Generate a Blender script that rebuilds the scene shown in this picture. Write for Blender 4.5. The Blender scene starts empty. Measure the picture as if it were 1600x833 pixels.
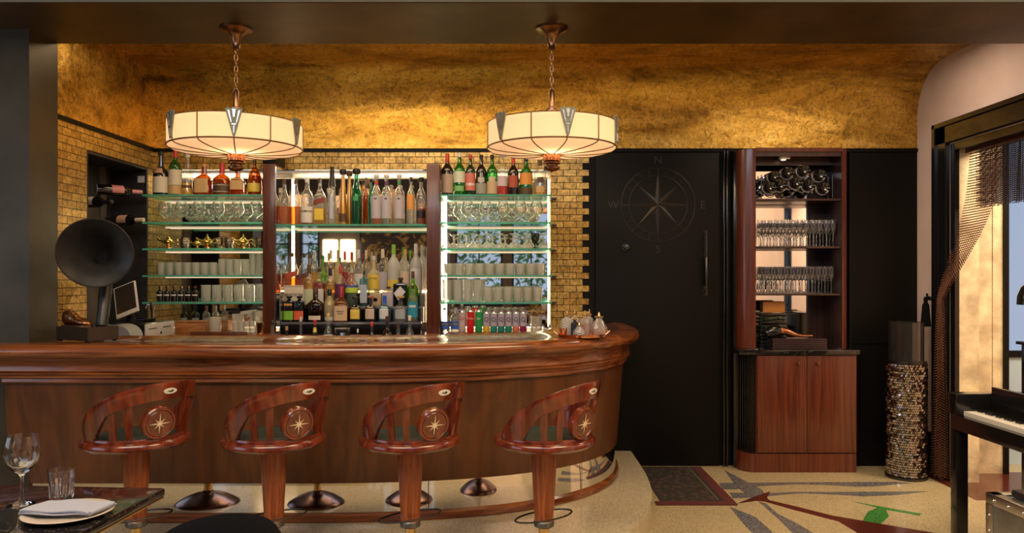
import bpy, bmesh, math, random
from math import pi, sin, cos, radians
from mathutils import Vector, Matrix
random.seed(7)
S = bpy.context.scene
COL = S.collection
# ------------------------------------------------------------------ camera
F = 1200.0; HZ = 430.0; CX = 800.0; EYE = 1.48
cam_d = bpy.data.cameras.new('camera'); cam = bpy.data.objects.new('camera', cam_d); COL.objects.link(cam)
cam.location = (0, 0, EYE); cam.rotation_euler = (pi/2, 0, 0)
cam_d.sensor_width = 36; cam_d.lens = 36*F/1600; cam_d.shift_y = 13.5/1600
cam_d.clip_start = .05; cam_d.clip_end = 100
S.camera = cam
S.view_settings.view_transform = 'Standard'; S.view_settings.look = 'None'
S.view_settings.gamma = 1; S.view_settings.exposure = 0.0; S.view_settings.use_curve_mapping = False
S.cycles.use_denoising = True
S.cycles.transparent_max_bounces = 40
S.cycles.max_bounces = 14; S.cycles.diffuse_bounces = 3; S.cycles.glossy_bounces = 6; S.cycles.transmission_bounces = 12
S.cycles.sample_clamp_indirect = 4
S.cycles.caustics_reflective = False; S.cycles.caustics_refractive = False
# ------------------------------------------------------------------ world and large lights
W = bpy.data.worlds.new('world'); S.world = W; W.use_nodes = True
W.node_tree.nodes['Background'].inputs[0].default_value = (.50, .62, .84, 1)
W.node_tree.nodes['Background'].inputs[1].default_value = 0.85
def area(name, loc, rot, sx, sy, power, col):
    l = bpy.data.lights.new(name, 'AREA'); l.shape = 'RECTANGLE'; l.size = sx; l.size_y = sy; l.energy = power; l.color = col
    o = bpy.data.objects.new(name, l); COL.objects.link(o); o.location = loc; o.rotation_euler = rot; return o
WARM = (1, .72, .42); COOL = (.72, .82, 1)
area('window_daylight', (-.6, .3, 3.30), (radians(38), 0, 0), 4.2, .35, 50, COOL)  # added cool fill under the dining ceiling, kept out of the mirrors; no window here
area('window_daylight', (-4.92, 1.2, 1.85), (pi/2, 0, -pi/2), 2.6, 1.8, 17, COOL)
area('dining_ceiling_light', (-1.4, 1.6, 3.36), (0, 0, 0), 2.4, 1.6, 84, (1, .74, .44))  # added warm fill for the otherwise dark dining room, no fitting
area('dining_ceiling_light', (1.6, 2.2, 3.36), (0, 0, 0), 1.6, 1.6, 88, (1, .74, .44))  # second added warm fill, right side of the dining room
area('bar_ceiling_light', (-.95, 4.98, 3.02), (0, 0, 0), 3.2, .35, 20, WARM)  # area light high over the bar, facing down
area('cove_light', (-.75, 4.55, 2.92), (radians(82), 0, 0), 1.5, .08, 7, WARM)  # added behind the lintel to lay a highlight along the gold cove
area('alcove_ceiling_light', (2.35, 5.0, 3.03), (0, 0, 0), .7, .4, 11, (1, .78, .58))  # added fill to brighten the pink wall and the alcove
area('side_room_light', (4.1, 4.3, 2.9), (0, 0, 0), 1.2, 1.2, 100, (1, .80, .55))
# ------------------------------------------------------------------ materials
def NT(name):
    m = bpy.data.materials.new(name); m.use_nodes = True; nt = m.node_tree
    return m, nt, nt.nodes, nt.links, nt.nodes['Principled BSDF']
def mat(name, c, r=.5, metal=0, coat=0, em=None, es=0, alpha=1, noise=0, nscale=20, bump=0, bscale=60, sheen=0):
    m, nt, N, L, b = NT(name)
    b.inputs['Base Color'].default_value = (*c, 1); b.inputs['Roughness'].default_value = r
    b.inputs['Metallic'].default_value = metal; b.inputs['Coat Weight'].default_value = coat
    b.inputs['Coat Roughness'].default_value = .08
    if em: b.inputs['Emission Color'].default_value = (*em, 1); b.inputs['Emission Strength'].default_value = es
    if noise or bump:
        tc = N.new('ShaderNodeTexCoord'); n = N.new('ShaderNodeTexNoise'); n.inputs['Scale'].default_value = nscale
        n.inputs['Detail'].default_value = 5
        L.new(tc.outputs['Object'], n.inputs['Vector'])
    if noise:
        r_ = N.new('ShaderNodeValToRGB'); r_.color_ramp.elements[0].position = .3; r_.color_ramp.elements[1].position = .7
        r_.color_ramp.elements[0].color = (*[x*(1-noise) for x in c], 1); r_.color_ramp.elements[1].color = (*[min(1, x*(1+noise)) for x in c], 1)
        L.new(n.outputs['Fac'], r_.inputs[0]); L.new(r_.outputs[0], b.inputs['Base Color'])
    if bump:
        n2 = N.new('ShaderNodeTexNoise'); n2.inputs['Scale'].default_value = bscale; L.new(tc.outputs['Object'], n2.inputs['Vector'])
        bp = N.new('ShaderNodeBump'); bp.inputs['Strength'].default_value = bump; bp.inputs['Distance'].default_value = .01
        L.new(n2.outputs['Fac'], bp.inputs['Height']); L.new(bp.outputs[0], b.inputs['Normal'])
    return m
def wood(name, c1, c2, sc, rough=.3, coat=.4, dist=1.5):
    m, nt, N, L, b = NT(name)
    tc = N.new('ShaderNodeTexCoord'); mp = N.new('ShaderNodeMapping'); mp.inputs['Scale'].default_value = sc
    n = N.new('ShaderNodeTexNoise'); n.inputs['Scale'].default_value = 1; n.inputs['Detail'].default_value = 8; n.inputs['Distortion'].default_value = dist
    r_ = N.new('ShaderNodeValToRGB'); r_.color_ramp.elements[0].position = .35; r_.color_ramp.elements[1].position = .68
    r_.color_ramp.elements[0].color = (*c1, 1); r_.color_ramp.elements[1].color = (*c2, 1)
    L.new(tc.outputs['Object'], mp.inputs[0]); L.new(mp.outputs[0], n.inputs['Vector']); L.new(n.outputs['Fac'], r_.inputs[0]); L.new(r_.outputs[0], b.inputs['Base Color'])
    b.inputs['Roughness'].default_value = rough; b.inputs['Coat Weight'].default_value = coat; b.inputs['Coat Roughness'].default_value = .12
    return m
def glass(name, tint=(1, 1, 1), body=.0, refl=.9, milk=.06, edge=None, milkcol=(1, 1, 1)):
    """thin glass: clear where seen square on, reflecting and tinted towards its edges"""
    m, nt, N, L, b = NT(name); N.remove(b)
    out = [n for n in N if n.type == 'OUTPUT_MATERIAL'][0]
    lw = N.new('ShaderNodeLayerWeight'); lw.inputs['Blend'].default_value = .5
    mx = N.new('ShaderNodeMix'); mx.data_type = 'RGBA'
    mx.inputs[6].default_value = (*tint, 1); mx.inputs[7].default_value = (*(edge or [t*t*.8 for t in tint]), 1)
    L.new(lw.outputs['Facing'], mx.inputs[0])
    tr = N.new('ShaderNodeBsdfTransparent'); L.new(mx.outputs[2], tr.inputs[0])
    gl = N.new('ShaderNodeBsdfGlossy'); gl.inputs['Roughness'].default_value = .04; gl.inputs[0].default_value = (1, 1, 1, 1)
    df = N.new('ShaderNodeBsdfTranslucent'); df.inputs[0].default_value = (*milkcol, 1)
    d2 = N.new('ShaderNodeBsdfDiffuse'); d2.inputs[0].default_value = (*milkcol, 1)
    a = N.new('ShaderNodeAddShader'); md = N.new('ShaderNodeMixShader'); md.inputs[0].default_value = .5
    L.new(df.outputs[0], md.inputs[1]); L.new(d2.outputs[0], md.inputs[2])
    m1 = N.new('ShaderNodeMixShader'); m1.inputs[0].default_value = milk
    pw = N.new('ShaderNodeMath'); pw.operation = 'POWER'; pw.inputs[1].default_value = 2.2; L.new(lw.outputs['Facing'], pw.inputs[0])
    ml = N.new('ShaderNodeMath'); ml.operation = 'MULTIPLY_ADD'; ml.inputs[1].default_value = refl*.75; ml.inputs[2].default_value = .04; L.new(pw.outputs[0], ml.inputs[0])
    L.new(tr.outputs[0], m1.inputs[1]); L.new(md.outputs[0], m1.inputs[2])
    m2 = N.new('ShaderNodeMixShader'); L.new(ml.outputs[0], m2.inputs[0]); L.new(m1.outputs[0], m2.inputs[1]); L.new(gl.outputs[0], m2.inputs[2])
    N.remove(a); L.new(m2.outputs[0], out.inputs[0]); return m
M = {}
# gold leaf of the cove
def gold_leaf():
    m, nt, N, L, b = NT('gold_leaf')
    tc = N.new('ShaderNodeTexCoord')
    mp = N.new('ShaderNodeMapping'); mp.inputs['Scale'].default_value = (.7, 2.0, 2.2); L.new(tc.outputs['Object'], mp.inputs[0])
    n = N.new('ShaderNodeTexNoise'); n.inputs['Scale'].default_value = 2.2; n.inputs['Detail'].default_value = 10; n.inputs['Roughness'].default_value = .68; n.inputs['Distortion'].default_value = .8
    L.new(mp.outputs[0], n.inputs['Vector'])
    r = N.new('ShaderNodeValToRGB'); e = r.color_ramp.elements
    e[0].position = .30; e[0].color = (.17, .075, .012, 1); e[1].position = .72; e[1].color = (.95, .62, .16, 1)
    x = r.color_ramp.elements.new(.5); x.color = (.66, .39, .065, 1)
    L.new(n.outputs['Fac'], r.inputs[0]); L.new(r.outputs[0], b.inputs['Base Color'])
    b.inputs['Metallic'].default_value = .8; b.inputs['Roughness'].default_value = .38
    n2 = N.new('ShaderNodeTexNoise'); n2.inputs['Scale'].default_value = 22; n2.inputs['Detail'].default_value = 9; n2.inputs['Roughness'].default_value = .72; n2.inputs['Distortion'].default_value = 1.6; L.new(tc.outputs['Object'], n2.inputs['Vector'])
    g2 = N.new('ShaderNodeMapRange'); g2.inputs[1].default_value = .34; g2.inputs[2].default_value = .56; g2.inputs[3].default_value = .55; g2.inputs[4].default_value = 1.15; L.new(n2.outputs['Fac'], g2.inputs[0])
    mg = N.new('ShaderNodeMix'); mg.data_type = 'RGBA'; mg.blend_type = 'MULTIPLY'; mg.inputs[0].default_value = 1
    L.new(r.outputs[0], mg.inputs[6]); L.new(g2.outputs[0], mg.inputs[7]); L.new(mg.outputs[2], b.inputs['Base Color'])
    rr = N.new('ShaderNodeMapRange'); rr.inputs[1].default_value = .3; rr.inputs[2].default_value = .7; rr.inputs[3].default_value = .20; rr.inputs[4].default_value = .36
    L.new(n2.outputs['Fac'], rr.inputs[0]); L.new(rr.outputs[0], b.inputs['Roughness'])
    bp = N.new('ShaderNodeBump'); bp.inputs['Strength'].default_value = .35; bp.inputs['Distance'].default_value = .012
    L.new(n2.outputs['Fac'], bp.inputs['Height']); L.new(bp.outputs[0], b.inputs['Normal']); return m
def brick():
    m, nt, N, L, b = NT('gold_brick')
    tc = N.new('ShaderNodeTexCoord'); sp = N.new('ShaderNodeSeparateXYZ'); L.new(tc.outputs['Object'], sp.inputs[0])
    ad = N.new('ShaderNodeMath'); L.new(sp.outputs[0], ad.inputs[0]); L.new(sp.outputs[1], ad.inputs[1])
    a2 = N.new('ShaderNodeMath'); a2.inputs[1].default_value = .03; L.new(ad.outputs[0], a2.inputs[0])
    cb = N.new('ShaderNodeCombineXYZ'); L.new(a2.outputs[0], cb.inputs[0]); L.new(sp.outputs[2], cb.inputs[1])
    br = N.new('ShaderNodeTexBrick'); L.new(cb.outputs[0], br.inputs['Vector'])
    br.inputs['Scale'].default_value = 1; br.inputs['Brick Width'].default_value = .1; br.inputs['Row Height'].default_value = .05
    br.inputs['Mortar Size'].default_value = .0026; br.inputs['Mortar Smooth'].default_value = .3; br.inputs['Bias'].default_value = 0
    br.inputs['Color1'].default_value = (.50, .28, .055, 1); br.inputs['Color2'].default_value = (.72, .46, .12, 1); br.inputs['Mortar'].default_value = (.05, .025, .008, 1)
    n = N.new('ShaderNodeTexNoise'); n.inputs['Scale'].default_value = 45; n.inputs['Detail'].default_value = 6; L.new(tc.outputs['Object'], n.inputs['Vector'])
    mr = N.new('ShaderNodeMapRange'); mr.inputs[1].default_value = .3; mr.inputs[2].default_value = .62; mr.inputs[3].default_value = .45; mr.inputs[4].default_value = 1.15; L.new(n.outputs['Fac'], mr.inputs[0])
    mx = N.new('ShaderNodeMix'); mx.data_type = 'RGBA'; mx.blend_type = 'MULTIPLY'; mx.inputs[0].default_value = 1
    L.new(br.outputs['Color'], mx.inputs[6]); L.new(mr.outputs[0], mx.inputs[7]); L.new(mx.outputs[2], b.inputs['Base Color'])
    b.inputs['Metallic'].default_value = .45; b.inputs['Roughness'].default_value = .33
    bp = N.new('ShaderNodeBump'); bp.invert = True; bp.inputs['Strength'].default_value = .9; bp.inputs['Distance'].default_value = .004
    L.new(br.outputs['Fac'], bp.inputs['Height']); L.new(bp.outputs[0], b.inputs['Normal']); return m
def terrazzo(name, c, spk, amt=.45, rough=.16, scale=260):
    m, nt, N, L, b = NT(name)
    tc = N.new('ShaderNodeTexCoord'); v = N.new('ShaderNodeTexVoronoi'); v.inputs['Scale'].default_value = scale; L.new(tc.outputs['Object'], v.inputs['Vector'])
    sx = N.new('ShaderNodeSeparateColor'); L.new(v.outputs['Color'], sx.inputs[0])
    r = N.new('ShaderNodeValToRGB'); r.color_ramp.interpolation = 'CONSTANT'; e = r.color_ramp.elements
    e[0].position = 0; e[0].color = (*spk, 1); e[1].position = amt*.35; e[1].color = (*c, 1)
    x = e.new(.75); x.color = (*[min(1, k*1.18) for k in c], 1)
    L.new(sx.outputs[0], r.inputs[0])
    n = N.new('ShaderNodeTexNoise'); n.inputs['Scale'].default_value = 1.5; n.inputs['Detail'].default_value = 4; L.new(tc.outputs['Object'], n.inputs['Vector'])
    mr = N.new('ShaderNodeMapRange'); mr.inputs[3].default_value = .8; mr.inputs[4].default_value = 1.15; L.new(n.outputs['Fac'], mr.inputs[0])
    mx = N.new('ShaderNodeMix'); mx.data_type = 'RGBA'; mx.blend_type = 'MULTIPLY'; mx.inputs[0].default_value = 1
    L.new(r.outputs[0], mx.inputs[6]); L.new(mr.outputs[0], mx.inputs[7]); L.new(mx.outputs[2], b.inputs['Base Color'])
    b.inputs['Roughness'].default_value = rough; return m
def shelf_edge():
    m, nt, N, L, b = NT('shelf_edge'); b.inputs['Base Color'].default_value = (.12, .50, .40, 1); b.inputs['Roughness'].default_value = .15
    t = N.new('ShaderNodeBsdfTranslucent'); t.inputs[0].default_value = (.30, .95, .75, 1)
    mx = N.new('ShaderNodeMixShader'); mx.inputs[0].default_value = .55; L.new(b.outputs[0], mx.inputs[1]); L.new(t.outputs[0], mx.inputs[2])
    L.new(mx.outputs[0], [n for n in N if n.type == 'OUTPUT_MATERIAL'][0].inputs[0]); return m
def opal(name, c):
    m, nt, N, L, b = NT(name); N.remove(b)
    t = N.new('ShaderNodeBsdfTranslucent'); t.inputs[0].default_value = (*c, 1)
    g = N.new('ShaderNodeBsdfDiffuse'); g.inputs[0].default_value = (.8, .7, .55, 1)
    e = N.new('ShaderNodeEmission'); e.inputs[0].default_value = (1, .58, .30, 1); e.inputs[1].default_value = .37
    a = N.new('ShaderNodeMixShader'); a.inputs[0].default_value = .25; L.new(t.outputs[0], a.inputs[1]); L.new(g.outputs[0], a.inputs[2])
    b2 = N.new('ShaderNodeAddShader'); L.new(a.outputs[0], b2.inputs[0]); L.new(e.outputs[0], b2.inputs[1])
    L.new(b2.outputs[0], [n for n in N if n.type == 'OUTPUT_MATERIAL'][0].inputs[0]); return m
def emit(name, c, s):
    m, nt, N, L, b = NT(name); N.remove(b); e = N.new('ShaderNodeEmission'); e.inputs[0].default_value = (*c, 1); e.inputs[1].default_value = s
    L.new(e.outputs[0], [n for n in N if n.type == 'OUTPUT_MATERIAL'][0].inputs[0]); return m
M['gold'] = gold_leaf(); M['brick'] = brick()
M['soffit'] = mat('soffit_bronze', (.10, .058, .020), .42, .55, noise=.35, nscale=3, bump=.08, bscale=120)
M['pier'] = mat('pier_bronze', (.062, .052, .034), .42, .5, noise=.25, nscale=4, bump=.08, bscale=150)
M['floor'] = terrazzo('terrazzo_cream', (.53, .42, .235), (.26, .19, .10), .5)
M['plinth'] = terrazzo('terrazzo_plinth', (.60, .50, .32), (.33, .25, .15), .5, .12)
M['inlay_grey'] = terrazzo('terrazzo_grey', (.20, .19, .19), (.05, .05, .06), 1.0)
M['inlay_brown'] = terrazzo('terrazzo_brown', (.10, .022, .014), (.07, .015, .01), .4)
M['inlay_green'] = terrazzo('terrazzo_green', (.07, .25, .05), (.03, .12, .03), .8)
M['pink'] = mat('pink_plaster', (.86, .64, .54), .8, noise=.05, nscale=5, bump=.1, bscale=90)
M['black'] = mat('black_paint', (.004, .0032, .0026), .5)
M['black'].node_tree.nodes['Principled BSDF'].inputs['Specular IOR Level'].default_value = .18
M['blackg'] = mat('black_gloss', (.008, .007, .007), .18, coat=.3)
M['relief'] = mat('relief_black', (.009, .0075, .005), .42)
M['white'] = mat('white_paint', (.62, .60, .58), .6)
M['bluewhite'] = mat('pale_blue_molding', (.42, .55, .66), .6)
M['greywood'] = wood('grey_wood', (.05, .04, .035), (.14, .115, .10), (12, 3, 2), .6, 0)
M['platebase'] = mat('stool_base', (.10, .05, .042), .25, .9)
M['niche'] = mat('niche_black', (.016, .014, .014), .5, noise=.5, nscale=9)
M['mahog'] = wood('mahogany_rail', (.11, .027, .006), (.30, .088, .020), (2.0, 6, 26), .24, .6)
M['bartop'] = wood('bar_top_wood', (.16, .045, .010), (.32, .11, .026), (2.0, 14, 20), .14, .9)
M['veneer'] = wood('bar_front_veneer', (.062, .018, .0035), (.125, .039, .0075), (9, 9, 1.6), .42, .2)
M['stoolw'] = wood('stool_wood', (.085, .011, .004), (.23, .038, .010), (14, 14, 3), .2, .8)
M['stoolleg'] = wood('stool_leg_wood', (.17, .032, .007), (.38, .095, .022), (40, 40, 3), .32, .25)
M['cabw'] = wood('cabinet_wood', (.075, .014, .006), (.17, .038, .014), (45, 45, 1.2), .3, .4)
M['cabin'] = wood('cabinet_inner', (.030, .012, .010), (.075, .028, .022), (30, 30, 1.2), .35, .3)
M['post'] = wood('post_wood', (.07, .016, .006), (.15, .040, .014), (30, 30, 1.5), .35, .3)
M['counterw'] = wood('counter_wood', (.16, .045, .012), (.34, .11, .03), (3, 14, 20), .25, .6)
M['boxwood'] = wood('box_wood', (.30, .11, .035), (.45, .20, .07), (8, 20, 30), .45, 0)
M['mirror'] = mat('mirror', (.88, .86, .82), .02, 1)
M['kick'] = mat('kick_steel', (.86, .84, .80), .035, 1)
M['brass'] = mat('brass', (.72, .50, .20), .25, 1)
M['bronze'] = mat('bronze', (.30, .16, .08), .28, 1)
M['copper'] = mat('copper', (.85, .38, .20), .2, 1)
M['goldm'] = mat('gold_metal', (.85, .55, .18), .18, 1)
M['steel'] = mat('steel', (.6, .6, .6), .25, 1)
M['darksteel'] = mat('dark_steel', (.09, .085, .08), .3, 1)
M['plate'] = mat('pewter_plate', (.22, .23, .18), .4, .7, bump=.6, bscale=180)
M['leading'] = mat('lamp_leading', (.23, .15, .07), .4, .8)
M['opal'] = opal('opal_glass', (1, .80, .62))
M['horn'] = mat('horn_black', (.030, .029, .028), .36, .3, noise=.3, nscale=12)
M['boxdark'] = mat('dark_base', (.028, .018, .012), .35, .1, coat=.3)
M['cushion'] = mat('cushion_teal', (.014, .034, .028), .5, noise=.6, nscale=60)
M['inlaycream'] = mat('cream_inlay', (.75, .60, .38), .3)
M['badge'] = mat('badge_cream', (.75, .72, .60), .35)
M['glass'] = glass('clear_glass', (.97, .98, .97), refl=1.0, milk=.10)
M['cutglass'] = glass('cut_glass', (.95, .96, .94), refl=1.0, milk=.30)
M['tableglass'] = glass('table_glass', (.97, .98, 1), refl=1.0, milk=.03)
def rglass(name, c=(1, 1, 1), r=.0, glow=0):
    m, nt, N, L, b = NT(name); b.inputs['Base Color'].default_value = (*c, 1); b.inputs['Transmission Weight'].default_value = 1
    b.inputs['Roughness'].default_value = r; b.inputs['IOR'].default_value = 1.47
    if glow:
        t = N.new('ShaderNodeBsdfTranslucent'); t.inputs[0].default_value = (1, .97, .92, 1); d = N.new('ShaderNodeBsdfDiffuse'); d.inputs[0].default_value = (1, .97, .92, 1)
        a = N.new('ShaderNodeMixShader'); a.inputs[0].default_value = .5; L.new(t.outputs[0], a.inputs[1]); L.new(d.outputs[0], a.inputs[2])
        x = N.new('ShaderNodeMixShader'); x.inputs[0].default_value = glow; L.new(b.outputs[0], x.inputs[1]); L.new(a.outputs[0], x.inputs[2])
        L.new(x.outputs[0], [n for n in N if n.type == 'OUTPUT_MATERIAL'][0].inputs[0])
    return m
M['stem'] = rglass('stem_glass', glow=.02); M['glass'] = glass('clear_glass', (.97, .98, .97), refl=1.25, milk=.06); M['tableglass'] = rglass('table_glass'); M['cutglass'] = glass('cut_glass', (.96, .97, .95), refl=1.2, milk=.38, milkcol=(1, .95, .88))
M['pane'] = glass('pane_glass', (.95, .97, .98), refl=.3, milk=.0)
M['shelfg'] = glass('shelf_glass', (.88, .97, .94), refl=.5, milk=.02, edge=(.7, .92, .85))
M['shelfe'] = shelf_edge()
M['led'] = emit('led_strip', (1, .70, .38), 20)
M['led3'] = emit('led_strip_fine', (1, .72, .45), .95)
M['led5'] = emit('led_strip_header', (1, .74, .44), 75)
M['led4'] = emit('led_strip_bright', (1, .76, .48), 75)
M['led2'] = emit('led_strip_soft', (1, .74, .44), 6)
M['sconce'] = emit('sconce_shade', (1, .74, .42), 3.0)
M['granite'] = mat('black_granite', (.012, .011, .012), .06, coat=.5)
def speckle(m):
    nt = m.node_tree; N = nt.nodes; L = nt.links; b = N['Principled BSDF']; tc = N.new('ShaderNodeTexCoord')
    v = N.new('ShaderNodeTexVoronoi'); v.inputs['Scale'].default_value = 160; L.new(tc.outputs['Object'], v.inputs['Vector'])
    s = N.new('ShaderNodeSeparateColor'); L.new(v.outputs['Color'], s.inputs[0]); r = N.new('ShaderNodeValToRGB'); r.color_ramp.interpolation = 'CONSTANT'
    r.color_ramp.elements[0].color = (.09, .07, .05, 1); r.color_ramp.elements[1].position = .06; r.color_ramp.elements[1].color = (.010, .009, .010, 1)
    L.new(s.outputs[0], r.inputs[0]); L.new(r.outputs[0], b.inputs['Base Color'])
speckle(M['granite'])
M['napkin'] = mat('napkin_grey', (.33, .34, .41), .85, bump=.15, bscale=400)
M['china'] = mat('china_beige', (.50, .42, .34), .3, coat=.3)
M['fabric'] = mat('black_fabric', (.004, .0045, .006), .95, bump=.2, bscale=300)
M['fabric'].node_tree.nodes['Principled BSDF'].inputs['Specular IOR Level'].default_value = .15
M['ivory'] = mat('ivory_keys', (.78, .72, .62), .25)
M['trunk'] = mat('trunk_metal', (.30, .29, .26), .4, .7, noise=.35, nscale=7, bump=.3, bscale=30)
M['leather'] = mat('black_leather', (.018, .014, .014), .4)
M['leaf2'] = mat('champagne_leaf', (.78, .62, .40), .45, .3, noise=.35, nscale=7, bump=.2, bscale=60)
M['rugm'] = None
M['screen'] = mat('black_screen', (.006, .007, .012), .4)
M['plastic'] = mat('white_plastic', (.55, .54, .52), .4)
M['printer'] = mat('grey_plastic', (.30, .31, .30), .4)
M['bead'] = mat('curtain_bead', (.15, .065, .035), .3, .8)
M['beadd'] = mat('fringe_bead', (.045, .024, .018), .28, .8)
M['sequin'] = mat('sequin', (.42, .38, .37), .2, 1)
M['darkcyl'] = mat('dark_cylinder', (.03, .022, .018), .4, .5)
M['dry'] = mat('dried_flower', (.42, .27, .10), .9)
M['foliage'] = mat('garden_foliage', (.16, .42, .12), .7, noise=.6, nscale=6)
M['winedark'] = mat('wine_bottle_glass', (.006, .006, .005), .1, coat=.6)
M['winecap'] = mat('bottle_end_grey', (.30, .31, .33), .5)
M['foil'] = mat('foil_pink', (.55, .16, .14), .4, .3)
# ------------------------------------------------------------------ mesh helpers
def obj(name, bm, m, parent=None, smooth=40, label=None):
    me = bpy.data.meshes.new(name); bmesh.ops.recalc_face_normals(bm, faces=bm.faces); bm.to_mesh(me); bm.free()
    for x in (m if isinstance(m, (list, tuple)) else [m]): me.materials.append(x)
    if smooth: me.shade_smooth(); me.set_sharp_from_angle(angle=radians(smooth))
    o = bpy.data.objects.new(name, me); COL.objects.link(o)
    if parent: o.parent = parent
    if label: o['label'] = label
    return o
def tag(o, label, cat, group=None, kind=None):
    o['label'] = label; o['category'] = cat
    if group: o['group'] = group
    if kind: o['kind'] = kind
    return o
def thing(name, label, cat, loc=(0, 0, 0), rz=0, group=None):
    o = bpy.data.objects.new(name, None); COL.objects.link(o); o.empty_display_size = .05
    o.location = loc; o.rotation_euler = (0, 0, rz); return tag(o, label, cat, group)
def struct(name, bm, m, smooth=0, parent=None):
    o = obj(name, bm, m, parent, smooth)
    if not parent: o['kind'] = 'structure'
    return o
def copytree(o, loc=None, rz=None, label=None, parent=None):
    c = o.copy(); COL.objects.link(c)
    if parent: c.parent = parent
    for ch in list(o.children): copytree(ch, parent=c)
    if loc is not None: c.location = loc
    if rz is not None: c.rotation_euler = (0, 0, rz)
    if label: c['label'] = label
    return c
def box(bm, x0, x1, y0, y1, z0, z1, bev=0, mi=0, mtx=None):
    vs = [bm.verts.new(v) for v in [(x0,y0,z0),(x1,y0,z0),(x1,y1,z0),(x0,y1,z0),(x0,y0,z1),(x1,y0,z1),(x1,y1,z1),(x0,y1,z1)]]
    fs = [bm.faces.new([vs[i] for i in f]) for f in [(3,2,1,0),(4,5,6,7),(0,1,5,4),(1,2,6,5),(2,3,7,6),(3,0,4,7)]]
    for f in fs: f.material_index = mi
    g = vs
    if bev:
        es = list({e for f in fs for e in f.edges})
        r = bmesh.ops.bevel(bm, geom=es, offset=bev, segments=2, affect='EDGES', profile=.6)
        g = list({v for f in r['faces'] for v in f.verts} | {v for v in vs if v.is_valid})
    if mtx is not None: bmesh.ops.transform(bm, matrix=mtx, verts=g)
    return bm
def bx(*a, **k): return box(bmesh.new(), *a, **k)
def ring_surface(bm, rings, cap0=True, cap1=True, closed=True, mi=0):
    """rings: lists of points, joined one to the next"""
    R = [[bm.verts.new(p) for p in r] for r in rings]
    n = len(R[0])
    for a, b in zip(R, R[1:]):
        for i in range(n if closed else n-1):
            j = (i+1) % n
            try: f = bm.faces.new((a[i], a[j], b[j], b[i])); f.material_index = mi
            except ValueError: pass
    if cap0: f = bm.faces.new(R[0][::-1]); f.material_index = mi
    if cap1: f = bm.faces.new(R[-1]); f.material_index = mi
    return bm
def lathe(bm, prof, seg=24, c=(0, 0, 0), sec=None, cap0=True, cap1=True, a0=0, a1=2*pi, mi=0, rib=0, nrib=0):
    full = abs(a1-a0-2*pi) < 1e-6
    n = seg if full else seg+1
    rings = []
    for r, z in prof:
        r = max(r, .0002); ring = []
        for i in range(n):
            a = a0+(a1-a0)*i/seg
            k = sec(a) if sec else (1, 1)
            rr = r*(1+rib*cos(a*nrib)) if rib else r
            ring.append((c[0]+rr*cos(a)*k[0], c[1]+rr*sin(a)*k[1], c[2]+z))
        rings.append(ring)
    return ring_surface(bm, rings, cap0 and full, cap1 and full, full, mi)
def tube(bm, pts, rad, seg=8, closed=False):
    pts = [Vector(p) for p in pts]; n = len(pts)
    rs = rad if isinstance(rad, (list, tuple)) else [rad]*n
    rings = []; up = None
    for i, p in enumerate(pts):
        if closed: t = pts[(i+1) % n]-pts[i-1]
        else: t = pts[min(i+1, n-1)]-pts[max(i-1, 0)]
        t.normalize()
        if up is None: up = Vector((0, 0, 1)) if abs(t.z) < .9 else Vector((0, 1, 0))
        s = t.cross(up).normalized(); u = s.cross(t).normalized(); up = u
        rings.append([tuple(p+rs[i]*(cos(2*pi*k/seg)*s+sin(2*pi*k/seg)*u)) for k in range(seg)])
    if closed: rings.append(rings[0]); ring_surface(bm, rings, False, False); bmesh.ops.remove_doubles(bm, verts=bm.verts, dist=1e-5)
    else: ring_surface(bm, rings)
    return bm
def prism(bm, poly, z0, z1, mtx=None, mi=0):
    a = [bm.verts.new((x, y, z0)) for x, y in poly]; b = [bm.verts.new((x, y, z1)) for x, y in poly]; n = len(poly)
    fs = [bm.faces.new(a[::-1]), bm.faces.new(b)] + [bm.faces.new((a[i], a[(i+1) % n], b[(i+1) % n], b[i])) for i in range(n)]
    for f in fs: f.material_index = mi
    if mtx is not None: bmesh.ops.transform(bm, matrix=mtx, verts=a+b)
    return bm
def px(x, Y): return (x-CX)*Y/F            # photo column at a known depth
def pz(y, Y): return EYE-(y-HZ)*Y/F        # photo row at a known depth
def gp(x, y, z=0):                         # point on a level surface of known height
    Y = (EYE-z)*F/(y-HZ); return ((x-CX)*Y/F, Y)
def text(name, s, size, m, parent, loc, rot=(pi/2, 0, 0), ext=.0006, sx=1):
    c = bpy.data.curves.new('t', 'FONT'); c.body = s; c.size = size; c.extrude = ext; c.align_x = 'CENTER'; c.align_y = 'CENTER'; c.resolution_u = 2
    t = bpy.data.objects.new('t', c); COL.objects.link(t); dg = bpy.context.evaluated_depsgraph_get()
    me = bpy.data.meshes.new_from_object(t.evaluated_get(dg)); bpy.data.objects.remove(t); bpy.data.curves.remove(c)
    me.materials.clear(); me.materials.append(m); o = bpy.data.objects.new(name, me); COL.objects.link(o); o.parent = parent
    o.location = loc; o.rotation_euler = rot; o.scale = (sx, 1, 1); return o
ORD = ['first', 'second', 'third', 'fourth', 'fifth', 'sixth', 'seventh', 'eighth', 'ninth', 'tenth', 'eleventh', 'twelfth', 'thirteenth', 'fourteenth', 'fifteenth', 'sixteenth', 'seventeenth', 'eighteenth', 'nineteenth', 'twentieth']
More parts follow.
